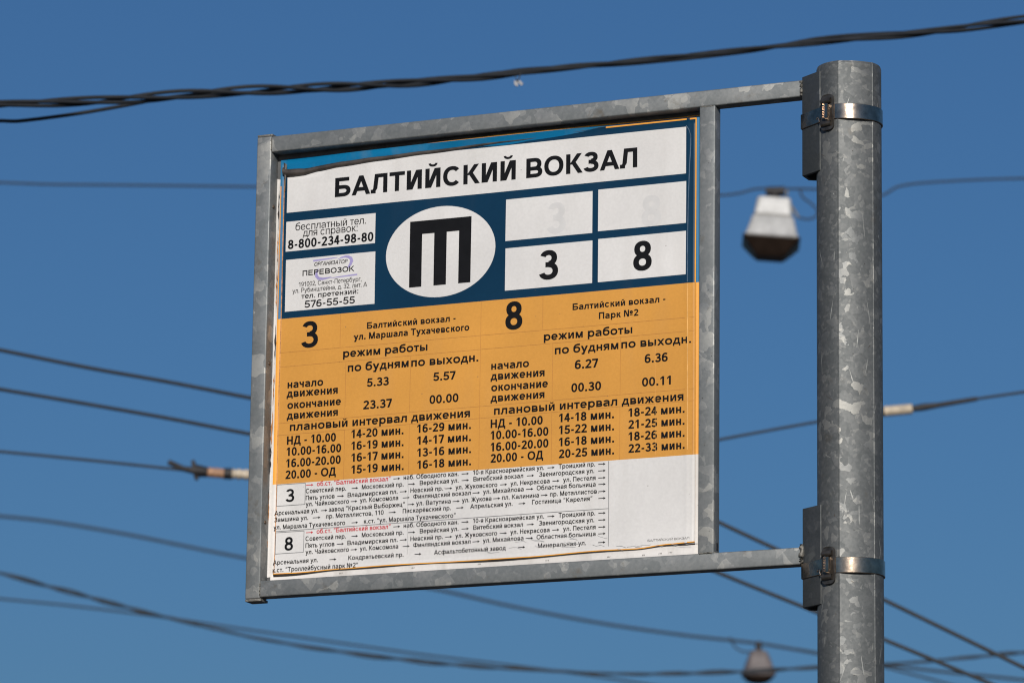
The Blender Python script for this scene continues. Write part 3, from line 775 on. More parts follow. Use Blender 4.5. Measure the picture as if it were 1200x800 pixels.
        if C_ == ',': P(W * .1, -.17, W * .45, 0, W * .5)
        if C_ == ':': Rr(0, XH - w * 1.1, W, XH)
    elif C_ == '"':
        W = w * 2.4; P(0, .66, w * .3, 1, w * .8); P(w * 1.3, .66, w * 1.6, 1, w * .8)
    elif C_ == '№':
        W = 1.15; k = .66; Rr(0, 0, w, 1); Rr(k - w, 0, k, 1); P(k - w * 1.35, 0, w * .35, 1, w); A(.94, .62, .2, .24, 0, 360); Rr(.76, .18, 1.12, .18 + h * .7)
    else:
        W = .28
    return out_, W
def letter_obj(name, items, mname, parent=poster, off=0.3, slant=0.0):
    """items: (text, u0, u1, z, cap, weight) in mm; the line is fitted to its measured width"""
    b = MB(); tot = 0
    for text, u0, u1, z, cap, w in items:
        if text == '→':
            zc = z + cap * .36; t = 0.42; hl = 2.6; o = off
            b.face([surf(u0, zc - t, o), surf(u1 - hl, zc - t, o), surf(u1 - hl, zc + t, o), surf(u0, zc + t, o)])
            b.face([surf(u1 - hl - .4, zc - 1.55, o), surf(u1, zc, o), surf(u1 - hl - .4, zc + 1.55, o), surf(u1 - hl, zc, o)]); continue
        w_ = w
        for pass_ in (0, 1):
            x = 0; lay = []
            for ch in text:
                if ch == ' ': x += .37; continue
                lb, rb = bearing(ch); g_, W = glyph(ch, w_, w * .84)
                if x == 0: lb = 0
                lay.append((x + lb, g_)); x += lb + W + rb; last = rb
            x -= last
            sc = (u1 - u0) / x
            w_ = w * min(1.4, max(.8, cap / sc))       # condensed lines keep their stem weight
        for x0, g_ in lay:
            for q in g_:
                tot += 1; o = off + 0.004 * (tot % 7)
                pts = [surf(u0 + (x0 + a) * sc + slant * c * cap, z + c * cap, o) for a, c in q]
                b.face(pts)
    return b.build(name, M[mname], parent)
TEXTS=[
 ('title','БАЛТИЙСКИЙ ВОКЗАЛ',100.7,503.0,-81.3,24.4,0.235),
 ('contact','бесплатный тел.',47.5,144.3,-118.8,9.4,0.125),
 ('contact','для справок:',58.0,133.1,-127.3,9.4,0.125),
 ('contact','8-800-234-98-80',37.7,155.0,-141.6,11.5,0.215),
 ('contact','191002, Санкт-Петербург,',53.9,140.0,-190.6,5.7,0.13),
 ('contact','ул. Рубинштейна, д. 32, лит. А',45.3,147.7,-198.1,5.8,0.13),
 ('contact','тел. претензий:',57.8,135.8,-206.0,6.5,0.19),
 ('contact','576-55-55',62.6,131.4,-217.8,8.9,0.2),
 ('contact','ПЕРЕВОЗОК',58.8,129.9,-177.3,6.7,0.215),
 ('slanted','ОРГАНИЗАТОР',74.3,119.8,-166.4,4.8,0.17),
 ('number','3',376.8,401.4,-209.6,35.9,0.205),
 ('number','8',498.6,522.6,-209.1,36.1,0.205),
 ('ghost','3',386.2,410.7,-153.6,38.2,0.215),
 ('ghost','8',508.8,533.8,-155.6,37.8,0.215),
 ('timetable','3',59.5,82.2,-268.3,32.8,0.19),
 ('timetable','8',332.9,355.3,-267.5,34.3,0.2),
 ('timetable','Балтийский вокзал -',148.4,267.2,-251.2,8.1,0.215),
 ('timetable','ул. Маршала Тухачевского',130.8,285.6,-264.0,8.3,0.215),
 ('timetable','режим работы',116.8,230.4,-284.5,10.2,0.215),
 ('timetable','по будням',123.6,205.7,-303.0,10.6,0.215),
 ('timetable','по выходн.',209.1,298.3,-303.2,10.6,0.215),
 ('timetable','5.33',150.0,179.6,-323.5,10.4,0.215),
 ('timetable','5.57',239.1,268.5,-323.1,10.3,0.215),
 ('timetable','начало',42.1,90.6,-317.4,9.8,0.215),
 ('timetable','движения',41.2,110.7,-328.8,9.9,0.215),
 ('timetable','окончание',42.5,115.3,-343.3,9.8,0.215),
 ('timetable','движения',42.0,111.4,-356.3,9.8,0.215),
 ('timetable','23.37',145.7,184.2,-351.2,10.6,0.215),
 ('timetable','00.00',234.7,273.0,-351.1,10.5,0.215),
 ('timetable','плановый интервал движения',46.5,288.5,-370.9,10.4,0.215),
 ('timetable','НД - 10.00',42.9,109.4,-387.9,10.5,0.215),
 ('timetable','10.00-16.00',42.7,116.8,-401.7,10.4,0.215),
 ('timetable','16.00-20.00',42.5,116.5,-416.0,10.4,0.215),
 ('timetable','20.00 - ОД',42.0,110.4,-430.3,10.4,0.215),
 ('timetable','14-20 мин.',130.2,200.6,-385.8,10.3,0.215),
 ('timetable','16-19 мин.',130.5,200.9,-400.4,10.3,0.215),
 ('timetable','16-17 мин.',130.9,201.2,-415.0,10.4,0.215),
 ('timetable','15-19 мин.',131.2,201.5,-429.7,10.3,0.215),
 ('timetable','16-29 мин.',218.7,289.9,-385.5,10.3,0.215),
 ('timetable','14-17 мин.',219.0,290.1,-400.2,10.3,0.215),
 ('timetable','13-16 мин.',219.3,290.4,-414.9,10.2,0.215),
 ('timetable','16-18 мин.',219.6,290.6,-429.8,10.2,0.215),
 ('timetable','Балтийский вокзал -',420.5,540.4,-249.9,8.0,0.215),
 ('timetable','Парк №2',454.8,505.8,-263.6,8.1,0.215),
 ('timetable','режим работы',383.4,498.1,-284.4,10.2,0.215),
 ('timetable','по будням',398.0,480.3,-302.2,10.4,0.215),
 ('timetable','по выходн.',484.0,573.1,-301.9,10.4,0.215),
 ('timetable','начало',315.3,364.6,-315.0,9.8,0.215),
 ('timetable','движения',314.8,385.1,-327.8,9.9,0.215),
 ('timetable','окончание',315.8,389.6,-341.6,9.9,0.215),
 ('timetable','движения',315.2,385.4,-354.5,9.8,0.215),
 ('timetable','6.27',424.2,454.2,-322.3,10.8,0.215),
 ('timetable','6.36',514.2,543.6,-321.9,10.6,0.215),
 ('timetable','00.30',420.1,458.6,-350.2,10.7,0.215),
 ('timetable','00.11',511.0,547.7,-350.1,10.6,0.215),
 ('timetable','плановый интервал движения',319.9,563.8,-370.5,10.4,0.215),
 ('timetable','НД - 10.00',315.7,383.6,-386.4,10.4,0.215),
 ('timetable','10.00-16.00',315.9,391.2,-400.5,10.4,0.215),
 ('timetable','16.00-20.00',316.1,391.4,-414.8,10.4,0.215),
 ('timetable','20.00 - ОД',316.3,384.8,-428.6,10.4,0.215),
 ('timetable','14-18 мин.',404.6,475.5,-385.6,10.4,0.215),
 ('timetable','15-22 мин.',404.8,475.7,-400.2,10.4,0.215),
 ('timetable','16-18 мин.',404.9,475.8,-414.8,10.3,0.215),
 ('timetable','20-25 мин.',405.1,475.9,-429.1,10.3,0.215),
 ('timetable','18-24 мин.',493.9,565.3,-385.4,10.2,0.215),
 ('timetable','21-25 мин.',494.0,565.3,-399.8,10.3,0.215),
 ('timetable','18-26 мин.',494.1,565.4,-414.2,10.3,0.215),
 ('timetable','22-33 мин.',494.2,565.5,-428.6,10.2,0.215),
 ('red','→',70.4,80.3,-441.8,5.6,.14),
 ('red','об.ст. "Балтийский вокзал"',84.9,184.3,-441.8,5.7,0.175),
 ('route','→',188.1,197.2,-441.8,5.6,.14),
 ('route','наб. Обводного кан.',201.7,274.5,-441.8,5.7,0.175),
 ('route','→',278.5,288.0,-441.8,5.6,.14),
 ('route','10-я Красноармейская ул.',293.4,386.2,-441.8,5.6,0.175),
 ('route','→',390.5,399.8,-441.8,5.6,.14),
 ('route','Троицкий пр.',404.8,451.7,-441.8,5.6,0.175),
 ('route','→',455.7,465.1,-441.8,5.6,.14),
 ('route','Советский пер.',70.1,124.7,-449.8,5.7,0.175),
 ('route','→',132.3,141.0,-449.8,5.6,.14),
 ('route','Московский пр.',146.0,201.9,-449.8,5.6,0.175),
 ('route','→',207.6,217.2,-449.8,5.6,.14),
 ('route','Верейская ул.',223.3,274.6,-449.8,5.6,0.175),
 ('route','→',278.6,288.2,-449.8,5.6,.14),
 ('route','Витебский вокзал',294.0,359.2,-449.8,5.6,0.175),
 ('route','→',363.9,373.3,-449.8,5.6,.14),
 ('route','Звенигородская ул.',379.8,450.6,-449.8,5.6,0.175),
 ('route','→',455.8,465.2,-449.8,5.6,.14),
 ('route','Пять углов',70.3,109.5,-458.3,5.7,0.175),
 ('route','→',113.0,122.2,-458.3,5.6,.14),
 ('route','Владимирская пл.',127.0,194.1,-458.3,5.7,0.175),
 ('route','→',197.2,206.6,-458.3,5.6,.14),
 ('route','Невский пр.',211.1,254.1,-458.3,5.6,0.175),
 ('route','→',257.2,266.4,-458.3,5.6,.14),
 ('route','ул. Жуковского',270.6,325.6,-458.3,5.6,0.175),
 ('route','→',329.1,338.3,-458.3,5.6,.14),
 ('route','ул. Некрасова',342.6,393.6,-458.3,5.6,0.175),
 ('route','→',397.1,406.2,-458.3,5.6,.14),
 ('route','ул. Пестеля',410.7,452.5,-458.3,5.6,0.175),
 ('route','→',455.9,465.3,-458.3,5.6,.14),
 ('route','ул. Чайковского',70.5,129.2,-466.0,5.7,0.175),
 ('route','→',131.5,140.3,-466.0,5.6,.14),
 ('route','ул. Комсомола',143.8,195.1,-466.0,5.7,0.175),
 ('route','→',201.1,210.2,-466.0,5.6,.14),
 ('route','Финляндский вокзал',215.0,290.9,-466.0,5.6,0.175),
 ('route','→',293.3,303.0,-466.0,5.6,.14),
 ('route','ул. Михайлова',306.9,360.1,-466.0,5.6,0.175),
 ('route','→',362.9,372.5,-466.0,5.6,.14),
 ('route','Областная больница',376.9,452.6,-466.0,5.6,0.175),
 ('route','→',456.0,465.4,-466.0,5.6,.14),
 ('route','Арсенальная ул.',28.3,88.0,-474.6,5.7,0.175),
 ('route','→',91.5,100.1,-474.6,5.6,.14),
 ('route','завод "Красный Выборжец"',101.9,204.1,-474.6,5.7,0.175),
 ('route','→',207.3,216.7,-474.6,5.6,.14),
 ('route','ул. Ватутина',218.8,264.8,-474.6,5.7,0.175),
 ('route','→',267.2,276.5,-474.6,5.6,.14),
 ('route','ул. Жукова',279.4,318.2,-474.6,5.6,0.175),
 ('route','→',320.4,329.7,-474.6,5.6,.14),
 ('route','пл. Калинина',332.1,380.1,-474.6,5.6,0.175),
 ('route','→',382.3,391.3,-474.6,5.6,.14),
 ('route','пр. Металлистов',394.2,454.3,-474.6,5.6,0.175),
 ('route','→',456.1,465.4,-474.6,5.6,.14),
 ('route','Замшина ул.',28.5,74.4,-482.8,5.7,0.175),
 ('route','→',80.6,91.0,-482.8,5.6,.14),
 ('route','пр. Металлистов, 110',98.6,176.0,-482.8,5.7,0.175),
 ('route','→',182.8,192.4,-482.8,5.6,.14),
 ('route','Пискарёвский пр.',201.4,265.0,-482.8,5.6,0.175),
 ('route','→',272.3,281.9,-482.8,5.6,.14),
 ('route','Апрельская ул.',290.4,345.9,-482.8,5.6,0.175),
 ('route','→',353.7,362.7,-482.8,5.6,.14),
 ('route','Гостиница "Карелия"',371.1,448.5,-482.8,5.6,0.175),
 ('route','→',456.1,465.5,-482.8,5.6,.14),
 ('route','ул. Маршала Тухачевского',27.7,124.7,-492.2,5.7,0.175),
 ('route','→',133.3,142.0,-492.2,5.6,.14),
 ('route','к.ст. "ул. Маршала Тухачевского"',149.9,271.5,-492.2,5.7,0.175),
 ('red','→',72.0,81.8,-500.6,5.6,.14),
 ('red','об.ст. "Балтийский вокзал"',86.4,185.6,-500.6,5.7,0.175),
 ('route','→',189.3,198.4,-500.6,5.6,.14),
 ('route','наб. Обводного кан.',202.9,275.5,-500.6,5.6,0.175),
 ('route','→',279.5,289.0,-500.6,5.6,.14),
 ('route','10-я Красноармейская ул.',294.4,386.9,-500.6,5.6,0.175),
 ('route','→',391.2,400.5,-500.6,5.6,.14),
 ('route','Троицкий пр.',405.5,452.3,-500.6,5.6,0.175),
 ('route','→',456.3,465.7,-500.6,5.6,.14),
 ('route','Советский пер.',71.6,126.1,-508.8,5.7,0.175),
 ('route','→',133.7,142.4,-508.8,5.6,.14),
 ('route','Московский пр.',147.4,203.1,-508.8,5.6,0.175),
 ('route','→',208.8,218.4,-508.8,5.6,.14),
 ('route','Верейская ул.',224.5,275.6,-508.8,5.6,0.175),
 ('route','→',279.7,289.2,-508.8,5.6,.14),
 ('route','Витебский вокзал',295.0,360.0,-508.8,5.6,0.175),
 ('route','→',364.7,374.1,-508.8,5.6,.14),
 ('route','Звенигородская ул.',380.5,451.2,-508.8,5.6,0.175),
 ('route','→',456.4,465.8,-508.8,5.6,.14),
 ('route','Пять углов',71.8,111.0,-517.3,5.7,0.175),
 ('route','→',114.4,123.6,-517.3,5.6,.14),
 ('route','Владимирская пл.',128.4,195.4,-517.3,5.6,0.175),
 ('route','→',198.4,207.8,-517.3,5.6,.14),
 ('route','Невский пр.',212.3,255.1,-517.3,5.6,0.175),
 ('route','→',258.3,267.5,-517.3,5.6,.14),
 ('route','ул. Жуковского',271.6,326.5,-517.3,5.6,0.175),
 ('route','→',330.0,339.2,-517.3,5.6,.14),
 ('route','ул. Некрасова',343.5,394.3,-517.3,5.6,0.175),
 ('route','→',397.8,406.9,-517.3,5.6,.14),
 ('route','ул. Пестеля',411.4,453.1,-517.3,5.5,0.175),
 ('route','→',456.5,465.8,-517.3,5.6,.14),
 ('route','ул. Чайковского',72.1,130.6,-525.3,5.7,0.175),
 ('route','→',132.9,141.7,-525.3,5.6,.14),
 ('route','ул. Комсомола',145.2,196.3,-525.3,5.6,0.175),
 ('route','→',202.3,211.4,-525.3,5.6,.14),
 ('route','Финляндский вокзал',216.2,291.9,-525.3,5.6,0.175),
 ('route','→',294.3,304.0,-525.3,5.6,.14),
 ('route','ул. Михайлова',307.9,360.9,-525.3,5.6,0.175),
 ('route','→',363.8,373.3,-525.3,5.6,.14),
 ('route','Областная больница',377.7,453.2,-525.3,5.5,0.175),
 ('route','→',456.6,465.9,-525.3,5.6,.14),
 ('route','Арсенальная ул.',28.4,89.6,-535.8,5.7,0.175),
 ('route','→',105.1,114.4,-535.8,5.6,.14),
 ('route','Кондратьевский пр.',130.3,203.7,-535.8,5.6,0.175),
 ('route','→',218.4,227.4,-535.8,5.6,.14),
 ('route','Асфальтобетонный завод',244.0,338.4,-535.8,5.6,0.175),
 ('route','→',354.4,363.5,-535.8,5.6,.14),
 ('route','Минеральная ул.',380.0,441.4,-535.8,5.5,0.175),
 ('route','→',456.7,466.0,-535.8,5.6,.14),
 ('route','к.ст. "Троллейбусный парк №2"',28.6,143.7,-545.2,5.7,0.175),
 ('route','3',43.2,54.7,-458.9,15.8,0.19),
 ('route','8',43.4,54.9,-519.0,16.4,0.19),
 ('route','БАЛТИЙСКИЙ ВОКЗАЛ',519.5,572.1,-536.4,2.5,0.12),
]
# wires, lamps and fittings as world points in metres
bundle= [[-8.535,-5.688,3.013],[-3.076,1.259,3.613],[-2.47,2.031,3.804],[-2.408,2.11,3.823],[-2.271,2.283,3.862],[-2.128,2.456,3.908],[-2.026,2.578,3.938],[-1.922,2.701,3.969],[-1.779,2.865,4.014],[-1.682,2.975,4.047],[-1.557,3.113,4.089],[-1.376,3.309,4.151],[-1.271,3.422,4.186],[-1.109,3.593,4.236],[-0.943,3.765,4.294],[-0.844,3.866,4.328],[-0.163,4.559,4.565],[5.965,10.797,5.31]]
loose= [[-8.556,-5.761,3.229],[-3.103,1.294,3.657],[-2.497,2.078,3.792],[-2.435,2.158,3.806],[-2.412,2.188,3.811],[-2.339,2.276,3.841],[-2.274,2.354,3.872],[-2.218,2.419,3.899],[-2.162,2.485,3.918],[-2.048,2.622,3.947],[-1.944,2.745,3.978],[-1.848,2.854,4.011],[-1.787,2.922,4.034],[-1.737,2.976,4.054],[-1.676,3.046,4.072],[-1.575,3.159,4.099],[-1.394,3.355,4.16],[-1.287,3.466,4.207],[-1.179,3.58,4.238],[-1.07,3.697,4.263],[-0.958,3.812,4.302],[-0.858,3.913,4.338],[-0.176,4.601,4.585],[5.962,10.795,5.365]]
lampwire= [[-19.193,10.238,7.582],[-11.401,14.738,7.659],[-10.535,15.237,7.684],[-10.297,15.375,7.691],[-10.058,15.514,7.693],[-9.698,15.721,7.706],[-9.094,16.068,7.725],[-8.285,16.536,7.74],[-7.469,17.008,7.746],[-6.87,17.346,7.783],[-6.782,17.393,7.798],[-6.698,17.435,7.825],[-6.606,17.487,7.829],[-6.399,17.605,7.836],[-6.227,17.712,7.807],[-6.089,17.789,7.818],[-6.006,17.824,7.868],[-5.888,17.886,7.894],[-5.636,18.024,7.922],[-5.383,18.165,7.942],[-5.131,18.307,7.959],[-4.26,18.795,8.014],[3.578,23.19,8.19]]
trA= [[-14.583,4.226,5.311],[-5.964,6.029,4.66],[-5.006,6.23,4.454],[-4.85,6.263,4.42],[-4.592,6.317,4.36],[-4.336,6.369,4.306],[-4.098,6.418,4.252],[-3.107,6.612,4.033],[-3.092,6.616,4.028],[-2.755,6.702,3.853],[-2.528,6.758,3.739],[-2.304,6.813,3.625],[-1.932,6.904,3.431],[-1.797,6.937,3.36],[-0.929,7.145,2.909],[6.878,9.025,1.486]]
trB= [[-14.826,4.551,5.206],[-6.181,6.387,4.611],[-5.22,6.591,4.422],[-5.06,6.625,4.391],[-4.794,6.681,4.338],[-4.531,6.737,4.284],[-4.292,6.787,4.231],[-3.591,6.93,4.084],[-2.908,7.1,3.782],[-2.674,7.156,3.681],[-2.442,7.211,3.58],[-2.15,7.281,3.45],[-1.94,7.33,3.355],[-1.05,7.541,2.951],[6.961,9.434,1.677]]
span= [[-14.162,2.094,4.539],[-6.38,6.594,4.382],[-5.516,7.094,4.332],[-5.376,7.175,4.324],[-5.143,7.31,4.307],[-4.898,7.453,4.287],[-4.842,7.486,4.284],[-4.693,7.571,4.277],[-4.342,7.768,4.276],[-3.958,7.975,4.311],[-3.618,8.151,4.368],[-3.365,8.276,4.433],[-3.082,8.417,4.499],[-2.896,8.511,4.538],[-2.768,8.577,4.557],[-2.62,8.653,4.588],[-2.483,8.722,4.614],[-2.334,8.798,4.644],[-1.456,9.243,4.818],[6.448,13.252,5.367]]
G= [[-26.654,22.71,8.671],[-18.758,27.008,8.521],[-17.881,27.486,8.474],[-17.497,27.695,8.453],[-17.113,27.908,8.418],[-16.538,28.235,8.327],[-15.677,28.734,8.159],[-14.938,29.153,8.05],[-14.23,29.558,7.934],[-13.651,29.896,7.806],[-13.005,30.268,7.687],[-12.355,30.634,7.6],[-11.773,30.956,7.544],[-11.323,31.212,7.473],[-10.806,31.505,7.392],[-10.445,31.707,7.351],[-9.732,32.098,7.29],[-9.335,32.316,7.257],[-8.461,32.796,7.184],[-0.593,37.115,6.953]]
K= [[-11.891,31.271,7.596],[-11.434,31.519,7.53],[-11.123,31.691,7.472],[-10.813,31.868,7.392],[-10.398,32.107,7.277],[-9.971,32.357,7.141],[-9.139,32.845,6.876],[-1.653,37.234,6.04]]
E= [[-19.317,11.5,7.231],[-12.472,16.755,6.337],[-11.711,17.339,6.054],[-11.47,17.525,5.964],[-11.062,17.827,5.852],[-10.651,18.129,5.744],[-10.236,18.43,5.651],[-9.815,18.725,5.591],[-9.39,19.017,5.551],[-8.96,19.306,5.53],[-8.351,19.707,5.527],[-7.778,20.074,5.565],[-7.385,20.319,5.609],[-6.928,20.606,5.654],[-6.293,20.997,5.743],[-5.447,21.517,5.86],[2.165,26.2,6.231]]
F= [[-24.268,18.85,7.476],[-16.7,23.667,7.225],[-15.859,24.202,7.146],[-15.528,24.413,7.114],[-15.084,24.692,7.081],[-14.529,25.046,7.026],[-14.044,25.358,6.962],[-13.299,25.836,6.868],[-12.735,26.197,6.799],[-12.167,26.556,6.743],[-11.596,26.918,6.679],[-11.024,27.286,6.596],[-10.189,27.822,6.475],[-2.675,32.653,6.092]]
scrap= [[-1.72,2.926,4.025]]
lamp1= [[-6.606,17.485,7.821]]
lamp2= [[-11.775,30.962,7.541]]
ins= [[-4.915,7.438,4.309],[-4.874,7.466,4.289],[-4.842,7.486,4.284],[-4.809,7.505,4.281],[-4.764,7.531,4.278],[-4.741,7.544,4.278],[-4.674,7.582,4.276],[-4.604,7.622,4.275],[-2.909,8.505,4.535],[-2.892,8.514,4.538],[-2.81,8.556,4.549],[-2.776,8.574,4.556],[-2.731,8.596,4.564],[-2.62,8.653,4.588]]
def by(gr): return [t[1:] for t in TEXTS if t[0] == gr]
for gr, name, mt, sl, off in (('title', 'heading_lettering', 'black', 0, .3), ('contact', 'contact_lettering', 'black', 0, .34), ('slanted', 'contact_lettering', 'black', .22, .34),
                         ('number', 'route_number', 'black', 0, .3), ('ghost', 'faded_number', 'ghost', 0, .2), ('timetable', 'timetable_lettering', 'black', 0, .3),
                         ('red', 'red_lettering', 'red', 0, .3), ('route', 'route_lettering', 'black', 0, .3)):
    if gr in ('number', 'ghost'):
        for t in by(gr): letter_obj(name, [t], mt, poster, off, sl)
    elif gr == 'red':
        for k in (0, 2): letter_obj(name, by(gr)[k:k + 2], mt, poster, off, sl)
    else: letter_obj(name, by(gr), mt, poster, off, sl)
# stray fragments of lettering on the old sheet along the bottom
for u, z in ((118, -551), (214, -550), (301, -550.5), (389, -551), (468, -551.5), (512, -552), (533, -551.2), (546, -550.6)):
    b = MB()
    for k in range(3):
        a = u + k * 1.5 + random.uniform(-.3, .3)
        b.face([(XL + q[0] / 1000, PY + 0.0006, ZT + q[1] / 1000) for q in ((a, z - .9), (a + .5, z - .9), (a + 1.0, z + .9), (a + .5, z + .9))])
    b.build('print_fragment', M['black'], old)

# ---------------------------------------------------------------- overhead wires
def smooth_path(P, n=8):
    P = [Vector(p) for p in P]; out_ = []
    for k in range(len(P) - 1):
        p0, p1, p2, p3 = P[max(k - 1, 0)], P[k], P[k + 1], P[min(k + 2, len(P) - 1)]
        # end spans are long: keep their tangents short
        t1 = (p2 - p0) * .5; t2 = (p3 - p1) * .5; L_ = (p2 - p1).length
        if t1.length > L_: t1 = t1.normalized() * L_
        if t2.length > L_: t2 = t2.normalized() * L_
        for j in range(n):
            t = j / n; a = 2 * t ** 3 - 3 * t ** 2 + 1; b_ = t ** 3 - 2 * t ** 2 + t; c = -2 * t ** 3 + 3 * t ** 2; d = t ** 3 - t ** 2
            out_.append(p1 * a + t1 * b_ + p2 * c + t2 * d)
    out_.append(P[-1]); return out_
def wire(name, P, r, m, label, cat, group=None):
    e = root(name, tuple(Vector(P[len(P) // 2])), label, cat, group)
    b = MB(); b.tube(smooth_path(P), r, 8); b.build('strand', M[m], e); return e
def strands(parent, P, amp, pitch, phase, r, m, n=10):
    S = smooth_path(P, n); acc = 0; pts = []
    for k, p_ in enumerate(S):
        if k: acc += (p_ - S[k - 1]).length
        t = (S[min(k + 1, len(S) - 1)] - S[max(k - 1, 0)]).normalized(); a = t.cross(Vector((0, 0, 1))).normalized(); c = t.cross(a)
        f = 2 * pi * acc / pitch + phase + 1.1 * sin(acc * 2.3)
        am = amp * (0.7 + 0.45 * sin(acc * 3.1 + 0.6) + 0.3 * sin(acc * 7.3 + phase))
        pts.append(p_ + a * cos(f) * am + c * sin(f) * am)
    b = MB(); b.tube(pts, r, 8); return b.build('strand', M[m], parent)
cb = root('cable_bundle', (-1.779, 2.865, 4.014), 'black twisted cable bundle crossing the sky above the sign frame', 'cable')
for k in range(3): strands(cb, bundle, 0.0066, 0.50, k * 2 * pi / 3, 0.0037, 'cable')
b = MB(); b.tube(smooth_path(loose), 0.0036, 8)
tag(b.build('loose_cable', M['cable']), 'single slack black cable below the twisted bundle at top left', 'cable')
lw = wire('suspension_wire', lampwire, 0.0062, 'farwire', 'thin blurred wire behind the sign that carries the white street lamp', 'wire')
q = Vector(lampwire[11])
wire('trolley_wire', trA, 0.0058, 'wire', 'upper one of the pair of straight sloping wires left of the sign', 'wire', 'trolley wires sloping down to the right')
wire('trolley_wire', trB, 0.0058, 'wire', 'lower one of the pair of straight sloping wires left of the sign', 'wire', 'trolley wires sloping down to the right')
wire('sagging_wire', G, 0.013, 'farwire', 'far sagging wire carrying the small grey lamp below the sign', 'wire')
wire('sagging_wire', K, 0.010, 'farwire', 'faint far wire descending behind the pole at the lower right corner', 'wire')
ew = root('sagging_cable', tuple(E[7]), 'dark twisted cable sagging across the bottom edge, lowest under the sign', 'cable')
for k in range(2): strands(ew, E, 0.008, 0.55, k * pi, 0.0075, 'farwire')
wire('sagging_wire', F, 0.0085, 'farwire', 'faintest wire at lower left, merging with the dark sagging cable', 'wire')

# span wire with two ceramic insulators
sp = root('span_wire', tuple(span[10]), 'thin span wire with cream insulators behind the sign, seen on both sides', 'wire')
sm = smooth_path(span)
b = MB(); b.tube(sm, 0.0046, 8); b.build('strand', M['wire'], sp)
b = MB(); b.tube([ins[10], ins[11], ins[12], ins[13]], [0.010, 0.012, 0.0085, 0.0075], 8); b.build('wrapped_end', M['fitting'], sp)
def insulator(a, c, m, ribs=6, r0=0.0155):
    a = Vector(a); c = Vector(c); pts = []; rad = []
    for k in range(ribs * 4 + 1):
        pts.append(a.lerp(c, k / (ribs * 4))); rad.append(r0 * (1 + 0.14 * cos(k * pi / 2)))
    b = MB(); b.tube(pts, rad, 14); return b.build('insulator', M[m], sp)
insulator(ins[3], ins[4], 'brownish', 4); insulator(ins[5], ins[7], 'cream', 7); insulator(ins[9], ins[10], 'cream', 7, 0.0165)
b = MB(); b.tube([ins[2], ins[3]], [0.021, 0.016], 10); b.build('clamp', M['fitting'], sp)
b = MB(); b.tube([ins[4], ins[5]], [0.018, 0.018], 10); b.build('clamp', M['fitting'], sp)
b = MB(); b.tube([ins[0], ins[1], ins[2]], [0.0085, 0.009, 0.012], 8)
v2 = Vector(ins[2]); b.tube([v2 + Vector((-.01, 0, .034)), v2, v2 + Vector((.006, 0, -.03))], [0.006, 0.011, 0.006], 8)
b.build('tail', M['fitting'], sp)
b = MB(); b.tube([ins[8], ins[9]], [0.014, 0.016], 10); b.build('clamp', M['fitting'], sp)

# scrap caught on the cable bundle
sc = Vector(scrap[0]); r3 = Vector((0.915, 0.402, 0.013)); up = Vector((0, 0, 1))
e = root('plastic_scrap', tuple(sc), 'tiny pale scrap dangling from the black cable bundle above the sign', 'scrap')
b = MB(); b.tube([sc + up * .006 + r3 * .004, sc + r3 * .002 - up * .004, sc - up * .010 - r3 * .003], 0.0013, 6)
b.tube([sc + up * .004 - r3 * .006, sc - up * .006 - r3 * .004, sc - up * .012], 0.001, 6); b.build('string', M['wire'], e)
b = MB(); pts = [(-9, -8), (-7, -17), (-1, -21), (1, -12), (6, -19), (10, -15), (4, -8), (-2, -10)]
fr = [sc + r3 * x / 1000 + up * z / 1000 for x, z in pts]; bk = [p_ + Vector((-.0012, .003, 0)) for p_ in fr]
b.face(fr); b.face(bk[::-1]); b.grid([bk, fr], closed=True, smooth=False); b.build('shred', M['scrapgrey'], e)

# ---------------------------------------------------------------- hanging lamps
def frustum(b, c, rot, levels, tilt=0.0, round_=0.16):
    """rounded-square lofted shell; levels = (z, half width x, half width y)"""
    rows = []
    mt = Matrix.Rotation(tilt, 3, Vector((-0.39, 0.92, 0))) @ Matrix.Rotation(rot, 3, 'Z')
    for z, hx, hy in levels:
        ring_ = []
        for qd, (sx, sy) in enumerate(((1, 1), (-1, 1), (-1, -1), (1, -1))):
            for k in range(4):
                a = radians(90 * qd + 30 * k); rx, ry = hx * round_, hy * round_
                ring_.append(Vector(c) + mt @ Vector((sx * (hx - rx) + rx * cos(a), sy * (hy - ry) + ry * sin(a), z)))
        rows.append(ring_)
    b.grid(rows, closed=True, smooth=False)
    b.face(rows[0][::-1]); b.face(rows[-1])
c1 = Vector(lamp1[0])
l1 = root('street_lamp', tuple(c1), 'white boxy street lamp with dark glass hanging between the sign and the pole', 'lamp', 'lamps hanging from wires')
RT = radians(22)
TL = radians(4)
b = MB(); frustum(b, c1, RT, [(-.283, .15, .14), (-.290, .153, .143), (-.281, .144, .134), (-.225, .128, .12), (-.178, .116, .108), (-.166, .106, .10)], TL); b.build('shade', M['lampwhite'], l1)
b = MB(); frustum(b, c1, RT, [(-.162, .106, .10), (-.150, .104, .098), (-.09, .097, .09), (-.064, .092, .086), (-.055, .078, .072)], TL); b.build('housing', M['lampwhite'], l1)
b = MB(); frustum(b, c1, RT, [(-.172, .108, .102), (-.160, .108, .102)], TL); b.build('seam_band', M['weld'], l1)
b = MB(); frustum(b, c1, RT, [(-.392, .07, .065), (-.378, .088, .082), (-.34, .124, .114), (-.300, .158, .148), (-.291, .158, .148)], TL, 0.12); b.build('glass', M['lampdark'], l1)
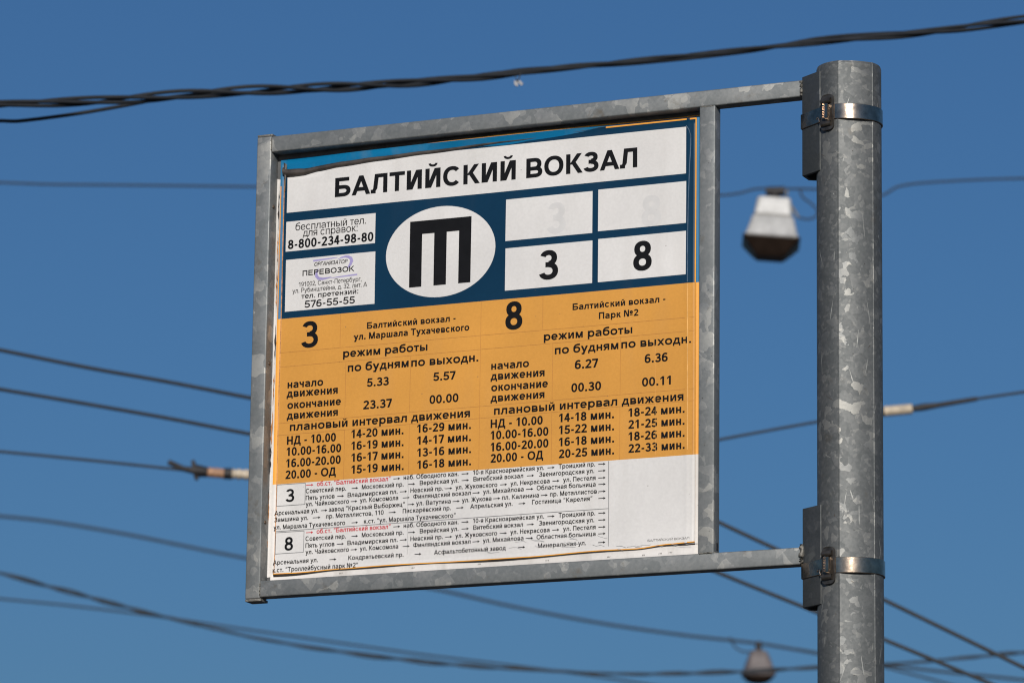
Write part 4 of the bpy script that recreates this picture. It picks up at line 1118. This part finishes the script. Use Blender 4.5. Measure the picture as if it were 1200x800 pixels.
b = MB(); b.tube([c1 + r3 * -.05 + up * -.005, c1 + r3 * .055 + up * -.005], [0.024, 0.027], 10); b.tube([c1 + up * -.01, c1 + up * -.06], [0.034, 0.024], 10); b.tube([c1 + r3 * -.03 + up * -.01, c1 + up * -.05], 0.014, 8)
b.build('hanger', M['fitting'], l1)
b = MB(); b.tube(smooth_path([c1 + r3 * .01 - up * .05, c1 + r3 * .05 - up * .075, c1 + r3 * .085 - up * .085, c1 + r3 * .11 - up * .12, c1 + r3 * .13 - up * .155]), 0.008, 8); b.tube(smooth_path([c1 + r3 * .07, c1 + r3 * .066 - up * .04, c1 + r3 * .085 - up * .085]), 0.006, 8)
b.build('strut', M['weld'], l1)
b = MB(); b.tube(smooth_path([c1 + r3 * .14 + up * .0, c1 + r3 * .155 - up * .04, c1 + r3 * .20 - up * .075, c1 + r3 * .235 - up * .115, c1 + r3 * .225 - up * .15, c1 + r3 * .18 - up * .165, c1 + r3 * .13 - up * .155]), 0.0055, 8)
b.build('feed_cable', M['farwire'], l1)
c2 = Vector(lamp2[0])
l2 = root('street_lamp', tuple(c2), 'small dull grey street lamp hanging low at the bottom edge, left of the pole', 'lamp', 'lamps hanging from wires')
b = MB(); frustum(b, c2, radians(30), [(-.29, .130, .13), (-.27, .143, .143), (-.20, .118, .118), (-.12, .092, .092), (-.075, .072, .072), (-.06, .05, .05)], 0, .5); b.build('shade', M['lampgrey'], l2)
b = MB(); frustum(b, c2, radians(30), [(-.345, .055, .055), (-.33, .09, .09), (-.31, .115, .115), (-.285, .128, .128)], 0, .6); b.build('glass', M['lampdark'], l2)
b = MB(); b.tube([c2 + up * .02, c2 - up * .07], [0.03, 0.026], 10); b.build('hanger', M['fitting'], l2)
b = MB(); b.tube(smooth_path([c2 + r3 * -.25 + up * .06, c2 + r3 * -.20 - up * .03, c2 + r3 * -.11 - up * .07, c2 - up * .05]), 0.008, 6); b.build('feed_cable', M['farwire'], l2)
for o in list(bpy.data.objects):
    if '_o' in o: del o['_o']
